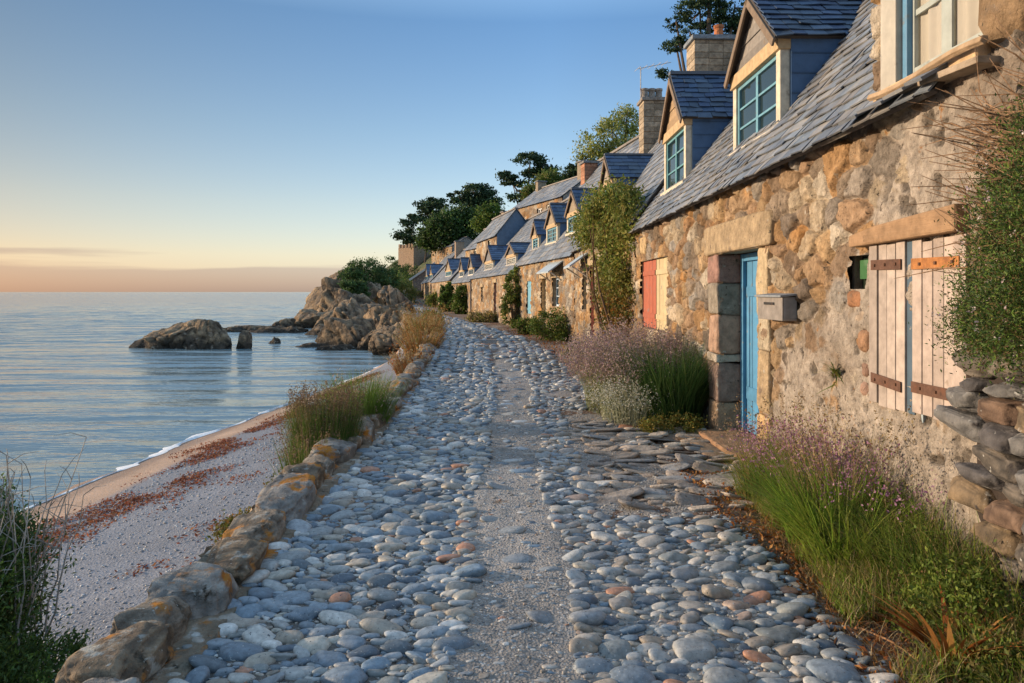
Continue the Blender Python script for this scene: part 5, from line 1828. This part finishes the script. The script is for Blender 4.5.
mb.build("dry_twigs", M_BARK, HS)
mb = MB()
fp = P[rng.choice(len(P), 320, replace=False)] + rng.normal(0, .02, (320, 3)) + np.array([-.05, 0, .0])
Q = np.repeat(fp[:, None], 4, 1) + rng.normal(0, .005, (320, 4, 3))
leaves(mb, Q.reshape(-1, 3), .010, [(.62, .50, .50), (.55, .42, .45), (.68, .60, .56)], 0, .8)
mb.build("blossoms", M_PETAL, HS)
# fern sprouting from the wall
t = thing("wall_fern", "little green fern sprouting from the plastered wall left of the shutters", "fern", f1(5.05, -.05, .98))
mb = MB()
n = 34
P = f1(np.full(n, 5.06) + rng.normal(0, .03, n), np.full(n, -.06), np.full(n, 1.0) + rng.normal(0, .03, n))
blades(mb, P, rng.uniform(-.05, .13, n), rng.uniform(.008, .02, n), rng.uniform(.08, .2, n), YGREEN + GREEN, 4, dirs=np.pi + rng.normal(0, .8, n))
mb.build("fronds", M_LEAF, t)

# left: wild shrub at the corner, below the sea wall
bush("coastal_shrub", "dark green wild shrub at the lower left corner below the sea wall", "shrub",
     [(-3.0, 3.75, -.35, .42, .45, .75), (-2.75, 3.45, -.65, .42, .4, .6), (-3.25, 4.05, .0, .38, .4, .48), (-2.55, 3.6, -.95, .3, .3, .35), (-3.5, 4.3, -.2, .5, .5, .7), (-2.9, 3.1, -.6, .5, .4, .5), (-2.75, 3.9, -.75, .4, .4, .5), (-3.1, 4.0, -.2, .35, .4, .45)], 70000, .032, [tuple(np.array(q) * 1.35) for q in DKGREEN] + GREEN[:3], 480, .07, base=(-3.0, 3.75, -1.15), aspect=.35, up=.5)
t = thing("dry_thistle", "tall bare dry grey stems rising out of the corner shrub", "dry plant", (-3.05, 4.0, -1.1))
mb = MB()
for i in range(46):
    b0 = np.array([-3.05 + rng.normal(0, .22), 3.95 + rng.normal(0, .18), -.4])
    hgt = rng.uniform(.6, 1.15)
    top = b0 + np.array([rng.normal(0.02, .16), rng.normal(0, .1), hgt])
    tt = np.linspace(0, 1, 6)[:, None]
    Pp = b0 + (top - b0) * tt + rng.normal(0, .012, (6, 3))
    tube(mb, Pp, np.linspace(.006, .002, 6), np.array([.34, .31, .27]) * rng.uniform(.6, 1.2), 4)
    for j in range(4):
        p0 = Pp[2 + j % 4]
        e = p0 + np.array([rng.normal(0, .12), rng.normal(0, .08), rng.uniform(.02, .16)])
        tube(mb, [p0, (p0 + e) / 2 + [0, 0, .02], e], [.003, .0022, .001], np.array([.36, .33, .29]) * rng.uniform(.6, 1.2), 3)
mb.build("stems", M_BARK, t)
tuft("grass_tuft", "dark grass tuft with dry leaves at the foot of the corner shrub", "grass tuft", (-2.75, 3.35, -1.0), .3, 500, .55, .009, DKGREEN + GREEN[:2] + STRAW[:1], 1.0)
bush("leafy_herb", "light green leafy shoots at the right foot of the corner shrub", "herb", [(-2.32, 3.55, -.95, .18, .2, .25), (-2.15, 3.7, -1.0, .14, .16, .16)], 900, .06, GREEN + YGREEN[:1], 40, .05, aspect=.25, up=.6)
# heather clump on the outer side of the wall
wx = lambda y_: float(Lx(y_)) - .62
tuft("heather_clump", "large clump of brown tipped grass behind the boulder sea wall", "heather", (wx(7.1) + .16, 7.1, -.62), .26, 4600, 1.1, .009, GREEN[:4] + [(.14, .14, .04)], .2, 800, [(.20, .13, .075), (.16, .10, .06), (.25, .17, .10)], 1.06, seedsize=.022)
tuft("green_rush_clump", "bright green upright rush clump at the top of the heather", "rushes", (wx(8.4) + .24, 8.4, -.5), .22, 2600, 1.10, .011, GREEN[1:3] + [(.12, .20, .03)], .35, 90, [(.36, .26, .18), (.46, .36, .26)], .95, seedsize=.03)
tuft("heather_clump", "smaller brown tipped clump at the near end of the heather", "heather", (wx(6.5) + .16, 6.55, -.7), .16, 1500, .9, .009, GREEN[:4], .25, 180, [(.20, .13, .08), (.25, .18, .10)], 1.08, seedsize=.02)
for (yv, lbl) in ((5.1, "green moss cushion at the foot of the sea wall nearest the cobbles bend"), (6.1, "moss cushion with rusty stems between the sea wall and the heather")):
    bush("moss_cushion", lbl, "moss", [(wx(yv) + .05, yv, -.12, .13, .24, .08)], 700, .03, [(.12, .14, .025), (.18, .16, .04), (.20, .11, .03)], 40, .03, stems=False)
# seaweed wrack on the beach
mb = MB()
n = 2600
Yv = 6.0 + 22 * rng.random(n)
q = np.clip(.64 + .075 * rng.normal(0, 1, n) + .05 * np.sin(Yv * .9), .3, .9)
xx = lerp(Lx(Yv) - .42, Wx(Yv), q)
kp = fbm(xx * 1.3, Yv * .9, 0, 3, 141) > -.06
n2 = 500
Y2 = 5 + 16 * rng.random(n2)
x2 = lerp(Lx(Y2) - .42, Wx(Y2), rng.uniform(.12, .6, n2))
k2 = fbm(x2 * .8, Y2 * .8, 0, 3, 144) > .15
cx, cy = np.concatenate([xx[kp], x2[k2]]), np.concatenate([Yv[kp], Y2[k2]])
for rep in (0,):
    m = 11
    X_ = (cx[:, None] + rng.normal(0, .11, (len(cx), m))).ravel()
    Y_ = (cy[:, None] + rng.normal(0, .10, (len(cx), m))).ravel()
    P = np.stack([X_, Y_, height(X_, Y_) + rng.uniform(.005, .035, len(X_))], -1)
    o_ = rng.normal(0, 1.2, (len(P), 3))
    o_[:, 2] *= .1
    leaves(mb, P, .055, [(.26, .075, .035), (.34, .11, .045), (.18, .06, .035), (.12, .05, .035), (.30, .14, .06)], 0, .4, out=o_)
tag(mb.build("seaweed", M_LEAF), kind="stuff")
# loose stones on the shingle
mb = MB()
n = 5200
Yv = 3.2 + 12 * rng.random(n) ** 1.5
xx = lerp(Lx(Yv) - .5, Wx(Yv), rng.uniform(.02, .72, n))
sz = rng.uniform(.005, .013, n) * (1 + Yv / 14)
pebbles(mb, np.stack([xx, Yv, height(xx, Yv)], -1), sz, sz * rng.uniform(.6, 1, n), sz * .6, rng.uniform(0, 6, n), 1, [(.34, .35, .37), (.26, .28, .31), (.42, .42, .42), (.20, .20, .21), (.36, .31, .27)], .3)
tag(mb.build("shingle_stones", M_PEBBLE, smooth=True), kind="stuff")

# ------------------------------------------------------------------ plants farther along the lane
BR = [(.30, .13, .04), (.34, .20, .07), (.24, .11, .04), (.20, .17, .05), (.40, .27, .12)]
for (yv, r, h, pal, lbl) in ((15.0, .25, .3, STRAW + RUST[:2], "straw coloured tuft on the sea wall past the heather"), (19.5, .4, .6, BR, "rusty orange dry plant on the sea wall halfway along"),
                             (23.0, .5, .95, BR + YGREEN[:1], "tall rusty brown plant leaning over the sea wall"), (27.5, .55, .95, BR + STRAW[:1], "second rusty plant just before the green bush on the sea wall")):
    x = float(Lx(yv)) - .45
    tuft("dry_plant", lbl, "dry plant", (x, yv, -.35), r, 700, h + .35, .03, pal, .6, 60, pal, 1.1, seedsize=.06)
bush("round_bush", "small round bright green bush on top of the sea wall", "bush", [(float(Lx(29)) - .1, 29, .35, .42, .5, .45)], 1800, .1, GREEN[1:], 60, .1)
for (px, Y, w, h, pal, lbl) in ((552, 23.2, .75, .95, GREEN + YGREEN[:1], "rounded green bush at the wall below the blue window"), (527, 26.5, .4, .55, GREEN + STRAW[:1], "small green plant left of the rounded bush under the cream door"),
                                (586, 17.6, .55, .28, YGREEN, "low yellow green ground plant along the wall before the lavender"), (606, 15.0, .4, .22, YGREEN + GREEN[:1], "low green ground plant between the creeper and the lavender"),
                                (484, 37.5, .9, .42, YGREEN + STRAW, "low yellowish plants at the foot of the wall by the dark red door")):
    X = (px - 512) * Y / FPX
    bush("wayside_bush", lbl, "bush", [(X, Y, h * .5, w, w * .9, h * .55), (X + w * .5, Y - w * .5, h * .35, w * .6, w * .6, h * .4)], 2600, .035 + Y * .0022, pal, 70, w * .14)
for (px, Y, w, z0, z1, pal, lbl) in ((513, 31.0, .5, 0, 2.75, YGREEN + GREEN, "tall column shaped green bush between two cottages"), (462, 50.5, .75, 0, 2.0, GREEN, "rounded green bush by the downpipe of the far row"), (446, 57.0, .7, 0, 2.35, GREEN[:4], "dark rounded bush left of the one by the downpipe")):
    X = (px - 512) * Y / FPX
    bush("clipped_bush", lbl, "bush", [(X, Y, lerp(z0, z1, .3), w, w, (z1 - z0) * .32), (X + .08, Y, lerp(z0, z1, .68), w * .85, w * .85, (z1 - z0) * .32)], 3200, .05 + Y * .0022, pal, 90, w * .14)
for (px, py, Y, w, h, pal, lbl) in ((437, 303, 74, 1.2, 1.0, YGREEN + GREEN, "yellowish bush at the wall foot near the far end of the row"), (404, 297, 88, 1.6, 1.8, YGREEN, "bright yellow green bush by the far bend of the lane"), (386, 302, 84, 1.4, 1.2, BR, "orange brown plant on the wall at the far bend"),
                                    (376, 296, 92, 1.6, 1.6, YGREEN + BR[:2], "golden bush left of the orange plant at the far bend"), (415, 300, 96, 1.3, 1.5, STRAW + YGREEN, "straw coloured bush at the corner of the last cottage")):
    c_ = at(px, py, Y)
    bush("far_bush", lbl, "bush", [(c_[0], c_[1], c_[2], w, w, h)], 1500, .26, pal, 50, w * .18, stems=False)


def far_tree(name, label, cat, Y, blobs_px, n, size, pal, trunk=True, ncl=None, sig=.5, group="trees on the slope", mat_=M_NEEDLE, flat=.7, gz=None, lean=0.0, limb=True, shell_=.5):
    """blobs_px: (px, py, half width px, half height px) -> a crown with its own depth"""
    k = Y / FPX
    bl = []
    for (px, py, hw, hh) in blobs_px:
        c_ = at(px, py, Y + rng.uniform(-1, 1) * hw * k * .4)
        bl.append((c_[0], c_[1], c_[2], hw * k, hw * k * .9, hh * k))
    bl = np.array(bl)
    cxm = bl[:, 0].mean()
    zg = float(height(cxm, Y)) if gz is None else gz
    base = np.array([cxm + lean, Y, zg - .3])
    t = thing(name, label, cat, base, group)
    pine = name == 'pine_tree'
    n = int(n * (1.35 if pine else 1.8))
    P, tone, cp, d = clump_pts(bl, int((ncl or max(30, n // 70)) * (.8 if pine else 1)), n, sig * (.78 if pine else .9), shell_, flat * (.65 if pine else 1))
    mb = MB()
    col = pick(rng.random(len(P)), pal) * (tone * rng.uniform(.8, 1.25, len(P)))[:, None]
    leaves(mb, P, size, pal, .3, .55, out=d * .5, colr=col)
    mb.build("crown", mat_, t)
    mb = MB()
    top = bl[np.argmax(bl[:, 2])][:3]
    tt = np.linspace(0, 1, 7)[:, None]
    mid = (base + top) / 2 + np.array([rng.normal(0, .3), 0, 0])
    Pp = (1 - tt) ** 2 * base + 2 * tt * (1 - tt) * mid + tt ** 2 * top
    H_ = top[2] - base[2]
    tube(mb, Pp, np.linspace(.020, .006, 7) * H_, (.13, .095, .07), 7)
    if limb:
        for b in bl:
            j = min(5, 2 + int(rng.integers(0, 3)))
            tube(mb, [Pp[j], (Pp[j] + b[:3]) / 2 + [0, 0, -.04 * H_], b[:3] + [0, 0, b[5] * .2]], np.array([.011, .008, .003]) * H_, (.13, .095, .07), 5)
        for i in range(0, len(cp), max(1, len(cp) // 24)):
            b = bl[np.argmin(np.linalg.norm(bl[:, :3] - cp[i], axis=1))]
            tube(mb, [b[:3], (b[:3] + cp[i]) / 2, cp[i]], np.array([.004, .003, .0015]) * H_, (.12, .09, .07), 4)
    mb.build("trunk", M_BARK, t)
    return t


far_tree("pine_tree", "tall dark pine leaning seaward over the old tower", "tree", 136, [(432, 206, 15, 9), (418, 222, 15, 9), (408, 236, 11, 7), (440, 222, 12, 12), (426, 214, 12, 8)], 5200, .55, PINE, sig=.75)
far_tree("pine_tree", "dark flat topped pine behind the round green tree", "tree", 132, [(474, 192, 18, 7), (460, 197, 11, 6), (488, 198, 11, 9), (478, 204, 14, 6)], 4200, .55, PINE, sig=.75)
far_tree("round_tree", "broad green tree above the far row between the two dark pines", "tree", 118, [(446, 228, 20, 14), (464, 218, 17, 12), (432, 240, 13, 9), (478, 228, 11, 14), (452, 240, 22, 9)], 7500, .5, DKGREEN + GREEN[:2], sig=.7, mat_=M_LEAF, flat=.9, shell_=.75)
far_tree("round_tree", "lighter green rounded tree beside the blue slate gable", "tree", 104, [(491, 214, 11, 9), (484, 224, 9, 7), (499, 222, 9, 8)], 3600, .42, GREEN, sig=.55, mat_=M_LEAF, flat=.9, shell_=.75)
far_tree("pine_tree", "tall open pine rising behind the two storey house", "tree", 92, [(530, 160, 15, 7), (546, 168, 10, 6), (512, 182, 11, 6), (534, 176, 14, 6), (520, 196, 12, 5), (506, 176, 7, 4), (544, 182, 9, 6)], 5600, .36, PINE, sig=.42, shell_=.7)
far_tree("round_tree", "yellow green tree directly behind the roof of the two storey house", "tree", 74, [(548, 182, 13, 8), (538, 192, 14, 8), (560, 180, 10, 8)], 3600, .3, YGREEN + GREEN, sig=.4, mat_=M_LEAF, flat=.9, shell_=.7)
far_tree("pine_tree", "low dark pine behind the chimney right of the yellow green tree", "tree", 66, [(578, 172, 12, 9), (592, 170, 10, 9), (570, 182, 10, 7)], 3600, .26, PINE + DKGREEN, sig=.36, shell_=.7)
far_tree("light_tree", "light yellow green airy tree above the roof of the third cottage", "tree", 56, [(612, 132, 16, 13), (596, 146, 16, 11), (626, 122, 12, 12), (634, 138, 12, 14), (582, 154, 8, 6), (612, 152, 20, 10), (630, 154, 14, 10)], 4600, .20, [(.30, .30, .07), (.24, .27, .06), (.36, .32, .09), (.18, .23, .05)], sig=.34, mat_=M_LEAF, flat=.9, shell_=.8, ncl=120)
far_tree("pine_tree", "large dark pine at the top with tufted branches above the dormers", "tree", 36, [(700, 12, 26, 14), (676, 46, 12, 6), (668, 74, 10, 5), (722, 30, 22, 12), (690, 34, 18, 10), (735, 8, 20, 14), (728, 52, 16, 10), (676, 22, 9, 6), (710, -14, 24, 12), (742, 40, 14, 14), (700, 62, 10, 6)], 16000, .125, PINE, sig=.17, shell_=.75, ncl=420, flat=.6)
for (px, py, Y, w, h, pal, lbl) in ((366, 276, 92, 1.9, 1.7, DKGREEN, "dark green bush crowning the rocky headland"), (354, 282, 88, 1.5, 1.3, DKGREEN + GREEN[:1], "smaller green bush at the seaward end of the headland crown"), (381, 284, 98, 1.7, 2.0, DKGREEN + GREEN[:1], "green bush on the landward shoulder of the headland"),
                                    (392, 278, 118, 1.6, 3.0, DKGREEN, "tall dark pointed bush below the tower"), (406, 280, 124, 2.5, 2.0, DKGREEN + GREEN[:2], "broad dark bush under the tower wall"), (398, 288, 112, 3.4, 1.6, GREEN + DKGREEN, "green scrub on the bank above the bend of the lane"), (352, 292, 84, 1.2, .8, DKGREEN, "low dark bush low on the headland")):
    c_ = at(px, py, Y)
    bush("headland_bush", lbl, "bush", [(c_[0], c_[1], c_[2] + .3, w * 1.35, w * 1.2, h * 1.15), (c_[0] + w * .6, c_[1], c_[2] - h * .3, w * 1.1, w, h * .8)], 3600, .30, [tuple(np.array(q) * 1.3) for q in pal], 60, w * .18, stems=False)
for (px, py, Y, w, h, pal, lbl, nm) in ((590, 232, 27, .7, .35, YGREEN, "mossy green tuft growing on the roof beside the creeper top", "roof_moss"), (568, 255, 26, .5, .3, GREEN, "small climbing plant hanging beside the blue awning", "wall_climber")):
    pass
